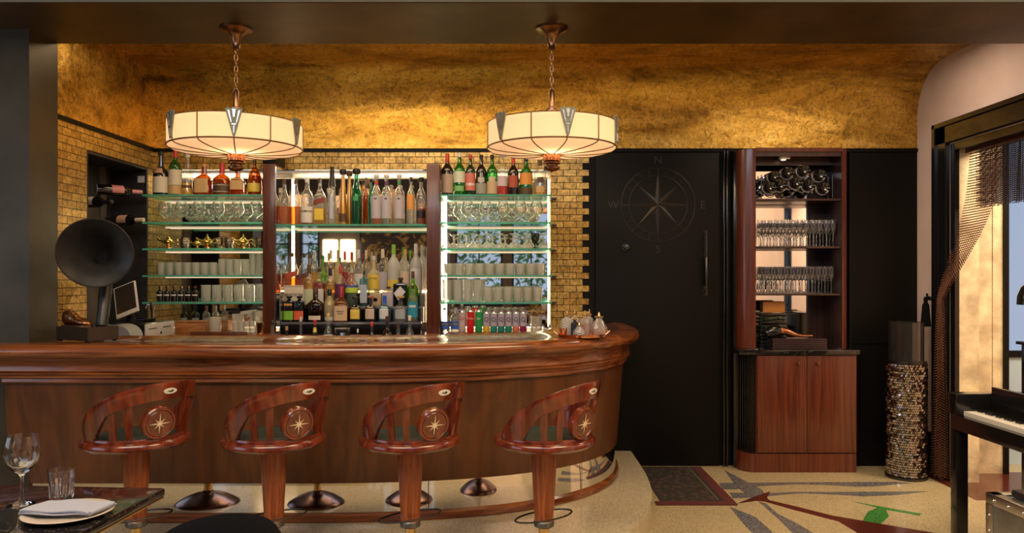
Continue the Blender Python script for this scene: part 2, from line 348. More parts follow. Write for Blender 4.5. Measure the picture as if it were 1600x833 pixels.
# ================================================================== the setting
YB = 5.97; XL = -2.78; XR = 3.15; ZL = 2.46
fl = struct('floor', bx(-5.2, 6.4, -3.4, 7.2, -.05, 0), M['floor'])
def inlay(name, pts, m, k):
    prism_pts = [gp(x, y) for x, y in pts]
    struct(name, prism(bmesh.new(), prism_pts, -.002, .0008+.0003*k), m, parent=fl)
inlay('grey_inlay', [(1123,755),(1250,754),(1400,753),(1425,755),(1370,760),(1340,761),(1290,758),(1240,757),(1187,760),(1150,765),(1130,765)], M['inlay_grey'], 0)
inlay('grey_inlay', [(1140,770),(1200,771),(1240,769),(1300,769),(1450,768),(1400,774),(1350,776),(1300,773),(1250,771),(1205,775),(1180,778),(1145,779)], M['inlay_grey'], 1)
inlay('grey_inlay', [(1132,735),(1148,743),(1172,756),(1190,765),(1200,779),(1178,781),(1160,768),(1148,757)], M['inlay_grey'], 2)
inlay('grey_inlay', [(1140,792),(1155,798),(1180,808),(1200,825),(1222,848),(1190,848),(1160,817)], M['inlay_grey'], 0)
inlay('grey_inlay', [(1185,784),(1197,787),(1215,803),(1245,818),(1290,845),(1250,845),(1215,810),(1200,797)], M['inlay_grey'], 1)
inlay('green_inlay', [(1329,783),(1372,791),(1440,803),(1436,806),(1385,797)], M['inlay_green'], 0)
inlay('green_inlay', [(1372,793),(1384,796),(1389,807),(1375,820),(1346,817),(1356,800)], M['inlay_green'], 1)
inlay('brown_inlay', [(1152,787),(1180,776),(1204,768),(1198,778),(1202,782),(1245,792),(1300,806),(1400,823),(1500,840),(1380,845),(1345,836),(1310,815),(1240,797),(1195,784),(1180,783)], M['inlay_brown'], 3)
bmf = bx(3.05, 6.3, 5.05, 5.76, -.01, .002); struct('trim_1', bmf, M['inlay_brown'])
# back wall: black part (right), brick part with toothed edge, recess for mirrors
b = bmesh.new()
box(b, .60, 1.70, YB, YB+.25, 0, ZL); box(b, 2.56, 3.3, YB, YB+.25, 0, ZL); box(b, 1.70, 2.56, YB+.18, YB+.25, 0, ZL)
box(b, 1.70, 2.56, YB, YB+.25, 2.445, ZL)
struct('wall_back', b, M['black'])
b = bmesh.new()
box(b, -2.95, .30, YB, YB+.25, 2.30, ZL)                       # header
box(b, -2.95, .598, YB, YB+.25, 0, .998)
for k in range(21, 50):                                         # toothed jamb, course by course
    z0 = k*.05; z1 = min(z0+.05, ZL)
    if z0 < ZL: box(b, .30, (.598 if k % 2 else .548), YB, YB+.25, z0, z1)
struct('wall_brick', b, M['brick'])
b = bmesh.new(); box(b, .548, .602, YB+.012, YB+.25, 1.0, ZL); struct('trim_2', b, M['black'])
struct('wall_recess', bx(-2.95, .30, 6.18, 6.26, 1.0, 2.32), M['white'])
b = bmesh.new(); box(b, -2.775, .298, 6.15, 6.179, 2.262, 2.299); box(b, -2.775, .298, 5.985, 6.0, 2.276, 2.2985); struct('trim_11', b, M['white'])
# ledge below the gold
b = bmesh.new(); box(b, XL, 3.15, YB-.015, YB, ZL-.022, ZL+.004); box(b, XL, XL+.015, 4.48, YB, ZL-.022, ZL+.004); struct('trim_3', b, M['black'])
# gold cove: profile in the Y-Z plane
prof = [(YB, ZL), (YB, 2.70)]
R_ = .36
for i in range(1, 13):
    a = i/12*pi/2; prof.append((YB-R_*(1-cos(a)), 2.70+R_*sin(a)))
prof += [(5.2, 3.065), (4.30, 3.065)]
b = bmesh.new()
ring_surface(b, [[(x, y, z) for y, z in prof] for x in [XL-.02+i*(XR-XL+.02)/30 for i in range(31)]], False, False, closed=False)
struct('ceiling', b, M['gold'], smooth=30)
# left wall: brick with the wine niche cut out, gold above
b = bmesh.new(); t_ = (XL-.5, XL)
box(b, *t_, 4.48, 5.02, 0, ZL); box(b, *t_, 5.87, 6.25, 0, ZL); box(b, *t_, 5.02, 5.87, 2.30, ZL); box(b, *t_, 5.02, 5.87, 0, 1.0)
struct('wall_left', b, M['brick'])
struct('wall_left_gold', bx(*t_, 4.30, 6.05, ZL, 3.2), M['gold'])
b = bmesh.new(); box(b, XL-.32, XL-.27, 5.02, 5.87, 1.0, 2.30); box(b, XL-.27, XL-.002, 5.85, 5.866, 1.0, 2.298); box(b, XL-.27, XL-.002, 5.022, 5.04, 1.0, 2.298); box(b, XL-.27, XL-.002, 5.04, 5.85, 2.28, 2.298)
struct('wall_niche', b, M['niche'])
b = bmesh.new(); box(b, XL-.27, XL-.25, 5.66, 5.74, 1.0, 2.28); box(b, XL-.27, XL-.262, 5.04, 5.66, 1.0, 2.0); struct('trim_4', b, M['greywood'])
tag(obj('sticker', bx(XL-.07, XL-.018, 5.846, 5.85, 2.185, 2.235), M['plastic']), 'small white square sticker on the black panel of the wine niche', 'sticker')
# arch: left pier and soffit
struct('wall_pier', bx(-5.2, -2.65, 4.215, 4.48, 0, 2.83), M['pier'])
struct('wall_lintel', bx(-5.2, 3.15, 3.81, 4.48, 2.83, 3.6), [M['soffit']])
struct('trim_5', bx(-5.2, 3.15, 3.76, 3.81, 2.835, 3.5), M['bluewhite'])
# right wall with doorway
b = bmesh.new(); w = (XR, XR+.16)
box(b, *w, 5.52, 6.25, 0, 3.6); box(b, *w, -3.4, 3.6, 0, 3.6); box(b, *w, 3.6, 5.52, 2.42, 3.6)
struct('wall_right', b, M['pink'])
b = bmesh.new()
box(b, XR-.035, XR+.0, 5.52, 5.68, 0, 2.585, bev=.008); box(b, XR-.035, XR, 3.45, 5.68, 2.425, 2.585, bev=.008); box(b, XR-.035, XR, 3.45, 3.6, 0, 2.43, bev=.008)
box(b, XR-.05, XR-.03, 5.64, 5.68, 0, 2.585, bev=.004); box(b, XR-.05, XR-.03, 3.45, 5.68, 2.55, 2.585, bev=.004)
struct('trim_6', b, M['blackg'])
b = bmesh.new(); box(b, XR-.0, XR+.03, 5.46, 5.52, 0, 2.42); box(b, XR, XR+.18, 3.6, 5.46, 2.37, 2.42)
struct('trim_7', b, M['blackg'])
struct('trim_12', bx(XR+.031, XR+.18, 5.475, 5.52, 0, 2.369), M['leaf2'])
struct('baseboard_right', bx(XR-.015, XR, 5.68, YB, 0, .30), M['black'])
struct('baseboard_back', bx(2.60, XR, YB-.018, YB, 0, .18), M['black'])
# room beyond the doorway
struct('wall_far', bx(XR+.16, 3.66, 5.72, 5.85, 0, 3.2), M['leaf2'])
b = bmesh.new(); box(b, 3.66, 6.4, 6.0, 6.1, 0, .87); box(b, 3.66, 6.4, 6.0, 6.1, 2.6, 3.2); box(b, 5.2, 6.4, 6.0, 6.1, .87, 2.6); struct('wall_far_window', b, M['bluewhite'])
b = bmesh.new(); box(b, 3.655, 3.69, 5.70, 6.02, 0, 3.0); box(b, 3.69, 5.2, 5.98, 6.02, .84, .89); struct('window_1', b, M['black'])
struct('window_pane', bx(3.69, 5.2, 6.03, 6.035, .87, 2.6), M['pane'], parent=bpy.data.objects['window_1'])
b = bmesh.new(); box(b, 6.3, 6.4, 2.5, 6.1, 0, 3.2); box(b, XR+.16, 6.4, 2.4, 2.5, 0, 3.2); struct('wall_far_side', b, M['pink'])
struct('ceiling_far', bx(XR+.16, 6.4, 2.4, 6.1, 3.2, 3.3), M['white'])
# dining room around the camera
struct('ceiling_front', bx(-5.2, XR+.2, -3.4, 3.81, 3.42, 3.5), M['white'])
struct('wall_left_front', (lambda b: (box(b, -5.2, -5.0, -3.4, -.2, 0, 3.5), box(b, -5.2, -5.0, 2.6, 4.3, 0, 3.5), box(b, -5.2, -5.0, -.2, 2.6, 0, .9), box(b, -5.2, -5.0, -.2, 2.6, 2.8, 3.5), b)[-1])(bmesh.new()), M['pier'])
b = bmesh.new()
wins = [(-4.6, -3.9), (-1.15, -.19), (0.0, .78), (1.0, 1.7)]
xs = [-5.2]+[v for w_ in wins for v in w_]+[XR+.16]
for i in range(0, len(xs), 2): box(b, xs[i], xs[i+1], -3.4, -3.2, 0, 3.5)
for a_, c_ in wins: box(b, a_, c_, -3.4, -3.2, 0, .85); box(b, a_, c_, -3.4, -3.2, 2.8, 3.5)
struct('wall_front', b, mat('dining_wall', (.10, .075, .06), .6))
for i, (a_, c_) in enumerate(wins):
    b = bmesh.new(); m_ = (a_+c_)/2
    for q in ((a_, a_+.04, .85, 2.8), (c_-.04, c_, .85, 2.8), (a_, c_, 2.76, 2.8), (a_, c_, .85, .9), (m_-.015, m_+.015, .85, 2.8), (a_, c_, 2.1, 2.13)): box(b, q[0], q[1], -3.3, -3.24, q[2], q[3])
    struct('window_%d' % (i+2), b, M['black'])
# shrubs outside the windows (they show in the bar mirrors)
for i, (a_, c_) in enumerate(wins):
    b = bmesh.new(); rnd = random.Random(i)
    for k in range(520):
        x = rnd.uniform(a_+.03, c_-.03); y = rnd.uniform(-4.5, -3.7); z = rnd.uniform(.4, 2.6); s_ = rnd.uniform(.09, .2)
        d = Vector((rnd.uniform(-1, 1), rnd.uniform(-.5, .5), rnd.uniform(-.6, 1))).normalized(); e_ = d.cross(Vector((0, 1, .3))).normalized()*s_*.16
        p = Vector((x, y, z)); b.faces.new([b.verts.new(v) for v in (p, p+d*s_*.5+e_, p+d*s_, p+d*s_*.5-e_)])
    tag(obj('garden_shrub', b, M['foliage'], smooth=0), 'leafy green shrub outside the %s dining room window, seen mirrored' % ORD[i], 'shrub', 'shrubs outside')
# painting and sconces on the wall behind the camera
pt = thing('wall_painting', 'large dark and gold abstract painting on the dining room wall, seen mirrored', 'painting', (-2.35, -3.18, 1.2))
obj('frame', bx(-.72, .72, 0, .03, -.02, 1.32, bev=.01), M['blackg'], pt)
mp_ = mat('painted_canvas', (.10, .06, .02), .6); nt = mp_.node_tree; r = nt.nodes.new('ShaderNodeValToRGB'); n = nt.nodes.new('ShaderNodeTexNoise'); n.inputs['Scale'].default_value = 5; n.inputs['Distortion'].default_value = 2
r.color_ramp.elements[0].position = .52; r.color_ramp.elements[0].color = (.035, .022, .015, 1); r.color_ramp.elements[1].position = .6; r.color_ramp.elements[1].color = (.42, .24, .07, 1)
nt.links.new(n.outputs['Fac'], r.inputs[0]); nt.links.new(r.outputs[0], nt.nodes['Principled BSDF'].inputs['Base Color'])
obj('canvas', bx(-.68, .68, .03, .036, .02, 1.28), mp_, pt)
for i, xx in enumerate((-4.05+.42, -3.28)):
    sc = thing('wall_sconce', 'lit cream wall sconce, %s of the pair seen in the centre mirror' % ('left' if i == 0 else 'right'), 'lamp', (xx, -3.2, 1.75), 0, 'wall sconces')
    obj('shade', lathe(bmesh.new(), [(.15, 0), (.15, .42), (.14, .44)], 20, (0, .18, 0)), M['sconce'], sc)
    obj('bracket', bx(-.04, .04, 0, .18, -.06, 0, bev=.01), M['bronze'], sc)
# ================================================================== mirrors, posts, leds
def panel(x0, x1, lab):
    t = thing('bar_mirror', lab, 'mirror', ((x0+x1)/2, 6.165, 1.05)); h = (x1-x0)/2
    obj('mirror_glass', bx(-h, h, 0, .012, 0, 1.21), M['mirror'], t); return t
panel(-2.78, -1.850, 'tall mirror panel behind the left glass shelves')
panel(-1.750, -.634, 'wide mirror panel behind the middle bottle display')
panel(-.535, .298, 'tall mirror panel behind the right glass shelves')
for x0, x1, wd in ((-1.848, -1.762, 'left'), (-.632, -.537, 'right')):
    t = thing('shelf_post', 'dark red wooden post on the %s side of the middle bottle display' % wd, 'post', ((x0+x1)/2, 5.69, 1.05)); h = (x1-x0)/2
    obj('post_board', bx(-h, h, 0, .279, 0, 1.385, bev=.004) if False else bx(-h, h, 0, .275, 0, 1.255, bev=.004), M['post'], t); obj('post_web', bx(-h, h, .276, .47, 0, 1.247), M['post'], t)
    if wd == 'left': obj('side_mirror', bx(h, h+.006, .03, .465, .01, 1.24), M['mirror'], t); obj('post_cap', bx(-h, h, 0, .275, 1.257, 1.38, bev=.003), M['black'], t)
def led(x0, x1, y0, y1, z0, z1, lab, m='led'):
    t = thing('led_strip', lab, 'light strip', ((x0+x1)/2, (y0+y1)/2, z0), 0, 'light strips round the mirrors')
    hx = (x1-x0)/2; hy = (y1-y0)/2
    obj('tape', bx(-hx, hx, -hy, hy, 0, z1-z0), M[m], t)
led(-1.755, -1.748, 6.150, 6.160, 1.10, 2.25, 'glowing vertical light strip left in the middle mirror bay')
led(-.642, -.636, 6.152, 6.162, 1.10, 2.25, 'vertical light strip right in the middle mirror bay', 'led')
led(-1.860, -1.852, 6.145, 6.155, 1.07, 2.25, 'vertical light strip behind the left post, lighting the left shelves', 'led4')
led(-.533, -.525, 6.150, 6.160, 1.07, 2.25, 'glowing vertical light strip at the left edge of the right shelves', 'led4')
led(.288, .294, 6.152, 6.162, 1.07, 2.25, 'vertical light strip at the right edge of the right shelves', 'led')
for z_, nm in zip((2.08, 1.875, 1.68, 1.48, 1.28), ('topmost', 'second', 'third', 'fourth', 'lowest')):
    led(-2.76, -1.86, 6.118, 6.130, z_-.0225, z_-.0145, 'thin light strip under the back of the %s left shelf' % nm, 'led3')
    led(-.52, .28, 6.118, 6.130, z_-.0225, z_-.0145, 'thin light strip under the back of the %s right shelf' % nm, 'led3')
led(-1.74, -.65, 6.10, 6.112, 1.8375, 1.8455, 'thin light strip under the back of the middle shelf', 'led3')
led(-1.66, -.67, 5.995, 6.007, 1.345, 1.353, 'thin light strip behind the back row of the riser', 'led')
for x0, x1, nm in ((-2.70, -2.0, 'left'), (-1.70, -.70, 'middle'), (-.5, .25, 'right')):
    led(x0, x1, 6.03, 6.045, 2.286, 2.297, 'horizontal light strip under the header of the %s bay' % nm, 'led5')
    led(x0, x1, 6.14, 6.155, 1.056, 1.064, 'horizontal light strip on the counter at the foot of the %s mirror' % nm, 'led2')
# ================================================================== glass shelves
def shelf(x0, x1, z, y0, y1, lab, tip=None):
    t = thing('glass_shelf', lab, 'shelf', (x0, y0, z), 0, 'glass shelves behind the bar'); w_ = x1-x0; d = y1-y0
    b = bmesh.new(); poly = [(0, 0), (w_-.03, 0), (w_, .03), (w_, d), (0, d)]
    prism(b, poly, -.014, 0)
    for f in b.faces: f.material_index = 0 if abs(f.normal.z) > .5 else 1
    b.normal_update()
    for f in b.faces: f.material_index = 0 if abs(f.normal.z) > .5 else 1
    obj('shelf_plate', b, [M['shelfg'], M['shelfe']], t, smooth=0)
    if tip: obj('shelf_bracket', bx(w_-.005, w_+.045, d*.45, d*.6, -.016, -.002, bev=.003), M['darksteel'], t)
    return t
SZ = [2.08, 1.875, 1.68, 1.48, 1.28]; RN = ['topmost', 'second', 'third', 'fourth', 'lowest']
for z, nm in zip(SZ, RN):
    shelf(-2.745, -1.850, z, 5.70, 6.14, '%s glass shelf with teal edge in the left bay' % nm)
    shelf(-.535, .298, z, 5.70, 6.14, '%s glass shelf with teal edge in the right bay' % nm, tip=True)
b = None
cs = shelf(-1.758, -.634, 1.86, 5.70, 6.12, 'single wide glass shelf across the middle bay')
# front extensions over post faces are open; side shelf tips
# ================================================================== back counters
t = thing('back_counter', 'wooden back bar counter running under the mirrors', 'counter', (0, 0, 0))
b = bmesh.new(); box(b, -2.775, .29, 5.52, 6.155, 1.0, 1.05, bev=.004); box(b, .285, .56, 5.52, 5.962, 1.0, 1.05, bev=.004); obj('worktop', b, M['counterw'], t)
b = bmesh.new(); box(b, -2.3, .56, 5.54, 5.955, .05, .998); obj('cabinet_front', b, M['blackg'], t)
obj('front_lip', bx(-2.3, -1.9, 5.49, 5.518, .99, 1.075, bev=.004), M['post'], t)
t = thing('side_counter', 'wooden side counter below the wine niche', 'counter', (0, 0, 0))
obj('worktop', bx(-2.775, -2.36, 4.72, 5.515, 1.0, 1.05, bev=.006), M['counterw'], t)
obj('cabinet_front', bx(-2.77, -2.40, 4.74, 5.50, .0, 1.0), M['blackg'], t)
# stepped bottle display
t = thing('bottle_riser', 'stepped dark bottle riser with steel lips in the middle bay', 'rack', (0, 0, 0))
for i, (y0, y1, z) in enumerate(((5.54, 5.69, 1.138), (5.69, 5.82, 1.245), (5.82, 6.02, 1.34))):
    obj('step', bx(-1.665, -.664, y0, y1-.001, 1.051, z, bev=.002), M['blackg'], t)
    obj('steel_lip', bx(-1.665, -.664, y0-.006, y0-.001, z-.012, z+.004), M['steel'], t)
obj('side_plate', bx(-1.674, -1.667, 5.53, 5.95, 1.052, 1.345), M['steel'], t)
t = thing('speed_rail', 'steel speed rail shelf hung in front of the back counter', 'rack', (0, 0, 0))
b = bmesh.new(); box(b, -1.95, -.45, 5.22, 5.50, .84, .85); box(b, -1.95, -.45, 5.215, 5.22, .84, .93); obj('rail_tray', b, M['darksteel'], t)
obj('hanging_plate', bx(-1.95, -.45, 5.505, 5.518, .8, .95), M['darksteel'], t)
# ================================================================== the bar
A0, B0, NN, EX, EY = 1.94, 1.38, 2.5, -1.2, 5.6
def barpath(a=A0, b_=B0, n=NN, xl=-2.76, yend=5.93, k=600):
    pts = [(xl+(EX-xl)*i/8, EY-b_) for i in range(8)]
    for i in range(k+1):
        th = pi/2*i/k
        pts.append((EX+a*sin(th)**(2/n), EY-b_*cos(th)**(2/n) if i < k else EY))
    pts += [(EX+a, EY+(yend-EY)*j/2) for j in (1, 2)]
    return pts
PATH = barpath()
def resample(pts, step=.05):
    out = [pts[0]]; acc = 0
    for p, q in zip(pts, pts[1:]):
        d = math.hypot(q[0]-p[0], q[1]-p[1])
        while acc+d >= step:
            f = (step-acc)/d; p = (p[0]+(q[0]-p[0])*f, p[1]+(q[1]-p[1])*f); out.append(p); d = math.hypot(q[0]-p[0], q[1]-p[1]); acc = 0
        acc += d
    out.append(pts[-1]); return out
PATH = resample(PATH)
def normals(P):
    out = []
    for i in range(len(P)):
        a, b2 = P[max(0, i-2)], P[min(len(P)-1, i+2)]
        d = Vector((b2[0]-a[0], b2[1]-a[1])).normalized(); out.append((d.y, -d.x))
    out[0] = (0, -1)
    return out
PN = normals(PATH)
def sweep(profile, closed=True, path=None, pn=None):
    P = path or PATH; Nn = pn or PN
    b2 = bmesh.new()
    rings = [[(p[0]+n_[0]*o, p[1]+n_[1]*o, z) for o, z in profile] for p, n_ in zip(P, Nn)]
    ring_surface(b2, rings, closed, closed, closed); return b2
bar = thing('bar_counter', 'long curved mahogany bar counter with moulded edge', 'bar', (0, 0, 0))
e = .155
nose = [(e-.045+.045*cos(a), 1.070+.040*sin(a)) for a in [radians(x) for x in range(-90, 91, 15)]]
obj('bar_top', sweep([(-.46, 1.075)] + [(.02, 1.075), (.02, 1.108), (-.0, 1.112), (-.02, 1.106), (-.42, 1.106), (-.435, 1.113), (-.455, 1.11)]), M['bartop'], bar, 50)
obj('edge_rail', sweep([(.021, 1.032)] + nose + [(.05, 1.116), (.021, 1.108)]), M['mahog'], bar, 50)
obj('frieze', sweep([(-.02, .955), (.085, .955), (.09, .965), (.085, .985), (.088, 1.01), (.10, 1.022), (.102, 1.031), (-.02, 1.031)]), M['mahog'], bar, 30)
obj('lower_moulding', sweep([(-.02, .895), (.062, .895), (.068, .903), (.066, .918), (.078, .925), (.080, .938), (.092, .945), (.092, .954), (-.02, .954)]), M['mahog'], bar, 30)
obj('front_panel', sweep([(-.03, .335), (.0, .335), (.045, .894), (-.03, .894)]), M['veneer'], bar, 30)
obj('kick_mirror', sweep([(-.03, .172), (-.006, .172), (-.0105, .334), (-.03, .334)]), M['kick'], bar, 50)
obj('base_moulding', sweep([(-.03, .121), (.012, .121), (.016, .13), (.010, .158), (-.004, .171), (-.03, .171)]), M['mahog'], bar, 30)
obj('inner_panel', sweep([(-.09, .05), (-.06, .05), (-.06, 1.07), (-.09, 1.07)]), M['blackg'], bar, 30)
b = bmesh.new()
for xx in (-.46, .43):
    i = min(range(len(PATH)), key=lambda j: abs(PATH[j][0]-xx)); p = PATH[i]; n_ = PN[i]
    q = (p[0]-n_[0]*.004, p[1]-n_[1]*.004); box(b, q[0]-.0015, q[0]+.0015, q[1]-.004, q[1], .173, .334)
obj('mirror_seam', b, M['darksteel'], bar)
# plinth under the bar and stools
PP = resample(barpath(2.12, 2.30, 2.7, -5.0, 5.96), .06); PPN = normals(PP)
b = bmesh.new()
prism(b, [(x, y) for x, y in PP] + [(-5.0, 4.0)] if False else [(x, y) for x, y in PP]+[(-2.6, 5.96), (-2.6, 4.6), (-5.0, 4.2)], .001, .12)
struct('trim_8', b, M['plinth'], smooth=30)
# ================================================================== bar stools
def star(r1, r2, n=8, k=None):
    pts = []
    for i in range(2*n):
        a = pi/2+pi*i/n; rr = r2 if i % 2 else (r1 if (i//2) % 2 == 0 else r1*.62)
        pts.append((rr*cos(a), rr*sin(a)))
    return pts
cm0 = mat('collar_pewter', (.20, .20, .18), .4, .9)
def make_stool():
    t = thing('bar_stool', '', 'stool', (0, 0, .12))
    zs = .56                                                # seat height above the plinth
    # seat rim and cushion
    b = bmesh.new(); pr = [(.02, zs-.035), (.20, zs-.035), (.232, zs-.030), (.250, zs-.015), (.250, zs+.002), (.238, zs+.014), (.215, zs+.018), (.20, zs+.010), (.195, zs-.005), (.02, zs-.005)]
    obj('seat', lathe(b, pr, 40), M['stoolw'], t, 50)
    obj('cushion', lathe(bmesh.new(), [(.19, zs-.004), (.192, zs+.012), (.17, zs+.026), (.10, zs+.032), (.001, zs+.034)], 32), M['cushion'], t)
    # curved back, centred on local -Y; th measured from there
    HB = .283
    def top(th): return max(.012, HB*(1-(abs(th)/120.)**(2.0 if th < 0 else 2.8)))
    def low(th):
        a = abs(th)
        if a < 58: return top(th)-.080
        if a < 82: return max(.0, (top(th/a*58)-.080)*(1-(a-58)/23.))
        return .0
    def P3(th, h, off): # on a flaring shell
        R2 = .218+.055*(h/HB)+off; a = radians(th)
        return (R2*sin(a), -R2*cos(a), zs+.012+h)
    def board(t0, t1, lo, hi, n, off=.0, th_=.022, nh=5):
        b2 = bmesh.new(); rings = []
        for i in range(n+1):
            th = t0+(t1-t0)*i/n; l, h = lo(th), hi(th); ring = []
            for j in range(nh+1): ring.append(P3(th, l+(h-l)*j/nh, off+th_/2*(.55 if j == nh else 1)))
            for j in range(nh, -1, -1): ring.append(P3(th, l+(h-l)*j/nh, off-th_/2*(.55 if j == nh else 1)))
            rings.append(ring)
        return ring_surface(b2, rings)
    obj('back_rail', board(-116, 116, low, top, 60), M['stoolw'], t, 45)
    obj('lower_rail', board(-100, 100, lambda a: -.005, lambda a: .018, 40, 0, .030, 2), M['stoolw'], t, 45)
    for c, wd in ((-53, 3.8), (-35, 3.6), (30, 3.6), (50, 4.2)):
        obj('slat', board(c-wd, c+wd, lambda a: .010, lambda a: top(a)-.078, 4, 0, .016, 3), M['stoolw'], t, 45)
    # medallion
    pz_ = .093; cen = Vector(P3(-5, pz_, .004)); tilt = math.atan(.055/HB)
    mtx = Matrix.Translation(cen) @ Matrix.Rotation(radians(-5), 4, 'Z') @ Matrix.Rotation(pi/2+tilt, 4, 'X')
    b = bmesh.new(); pr = [(.001, -.018), (.074, -.018), (.080, -.012), (.080, .012), (.074, .018), (.066, .018), (.064, .015), (.061, .018), (.001, .018)]
    lathe(b, pr, 36); bmesh.ops.transform(b, matrix=mtx, verts=b.verts)
    md = obj('medallion', b, M['stoolw'], t, 30)
    b = prism(bmesh.new(), star(.050, .0085), .0175, .0195, mtx); obj('star_inlay', b, M['inlaycream'], md, 0)
    cen = Vector(P3(4, HB-.042, .0125)); m2 = Matrix.Translation(cen) @ Matrix.Rotation(radians(4), 4, 'Z') @ Matrix.Rotation(pi/2+tilt, 4, 'X')
    b = prism(bmesh.new(), [(.033*cos(2*pi*i/24), .014*sin(2*pi*i/24)) for i in range(24)], -.004, .0015, m2); pl = obj('name_badge', b, M['badge'], t, 0)
    b = prism(bmesh.new(), [(-.018, -.003), (-.008, .004), (-.002, -.001), (.006, .006), (.018, .002), (.010, -.004), (.0, -.006), (-.010, -.002)], .0014, .0022, m2); obj('badge_print', b, M['darksteel'], pl, 0)
    # leg
    obj('leg', lathe(bmesh.new(), [(.058, zs-.036), (.062, zs-.07), (.060, zs-.16), (.052, zs-.30), (.046, .155)], 28), M['stoolleg'], t)
    obj('collar', lathe(bmesh.new(), [(.046, .155), (.050, .150), (.050, .128), (.040, .122)], 28), cm0, t)
    obj('pole', lathe(bmesh.new(), [(.026, .122), (.026, .03)], 20), M['brass'], t)
    obj('foot_plate', lathe(bmesh.new(), [(.001, .078), (.028, .078), (.034, .068), (.075, .060), (.120, .044), (.158, .024), (.182, .010), (.188, 0), (.001, 0)], 40), M['platebase'], t)
    return t
stool0 = make_stool()
foot = []
def footring(t, dx, dy):
    b2 = bmesh.new(); L_ = .165; W_ = .072; u = Vector((dx, dy, 0)).normalized(); v = Vector((-u.y, u.x, 0)); pts = []
    for i in range(36):
        a = 2*pi*i/36; pts.append(u*L_*cos(a)+v*W_*sin(a)+Vector((0, 0, .175)))
    tube(b2, pts, .0045, 8, True); return b2
obj('foot_ring', footring(stool0, -.25, -.17), M['darksteel'], stool0)
SP = [(213, 53.7, 'leftmost wooden bar stool with star medallion, leg partly behind the table'), (428, 47.9, 'second wooden bar stool from the left, beside the black chair back'),
      (641, 38.4, 'third wooden bar stool from the left with star medallion'), (850, 50.5, 'rightmost wooden bar stool, before the curve of the bar')]
for i, (x, ph, lab) in enumerate(SP):
    s_ = stool0 if i == 0 else copytree(stool0)
    s_.location = (px(x, 3.78), 3.78, .12); s_.rotation_euler = (0, 0, radians(ph)); s_['label'] = lab; s_['group'] = 'bar stools in front of the bar'
    for ch in s_.children:                                   # the foot ring stays turned the same way in the room
        if ch.name.startswith('foot_ring'): ch.rotation_euler = (0, 0, -radians(ph))
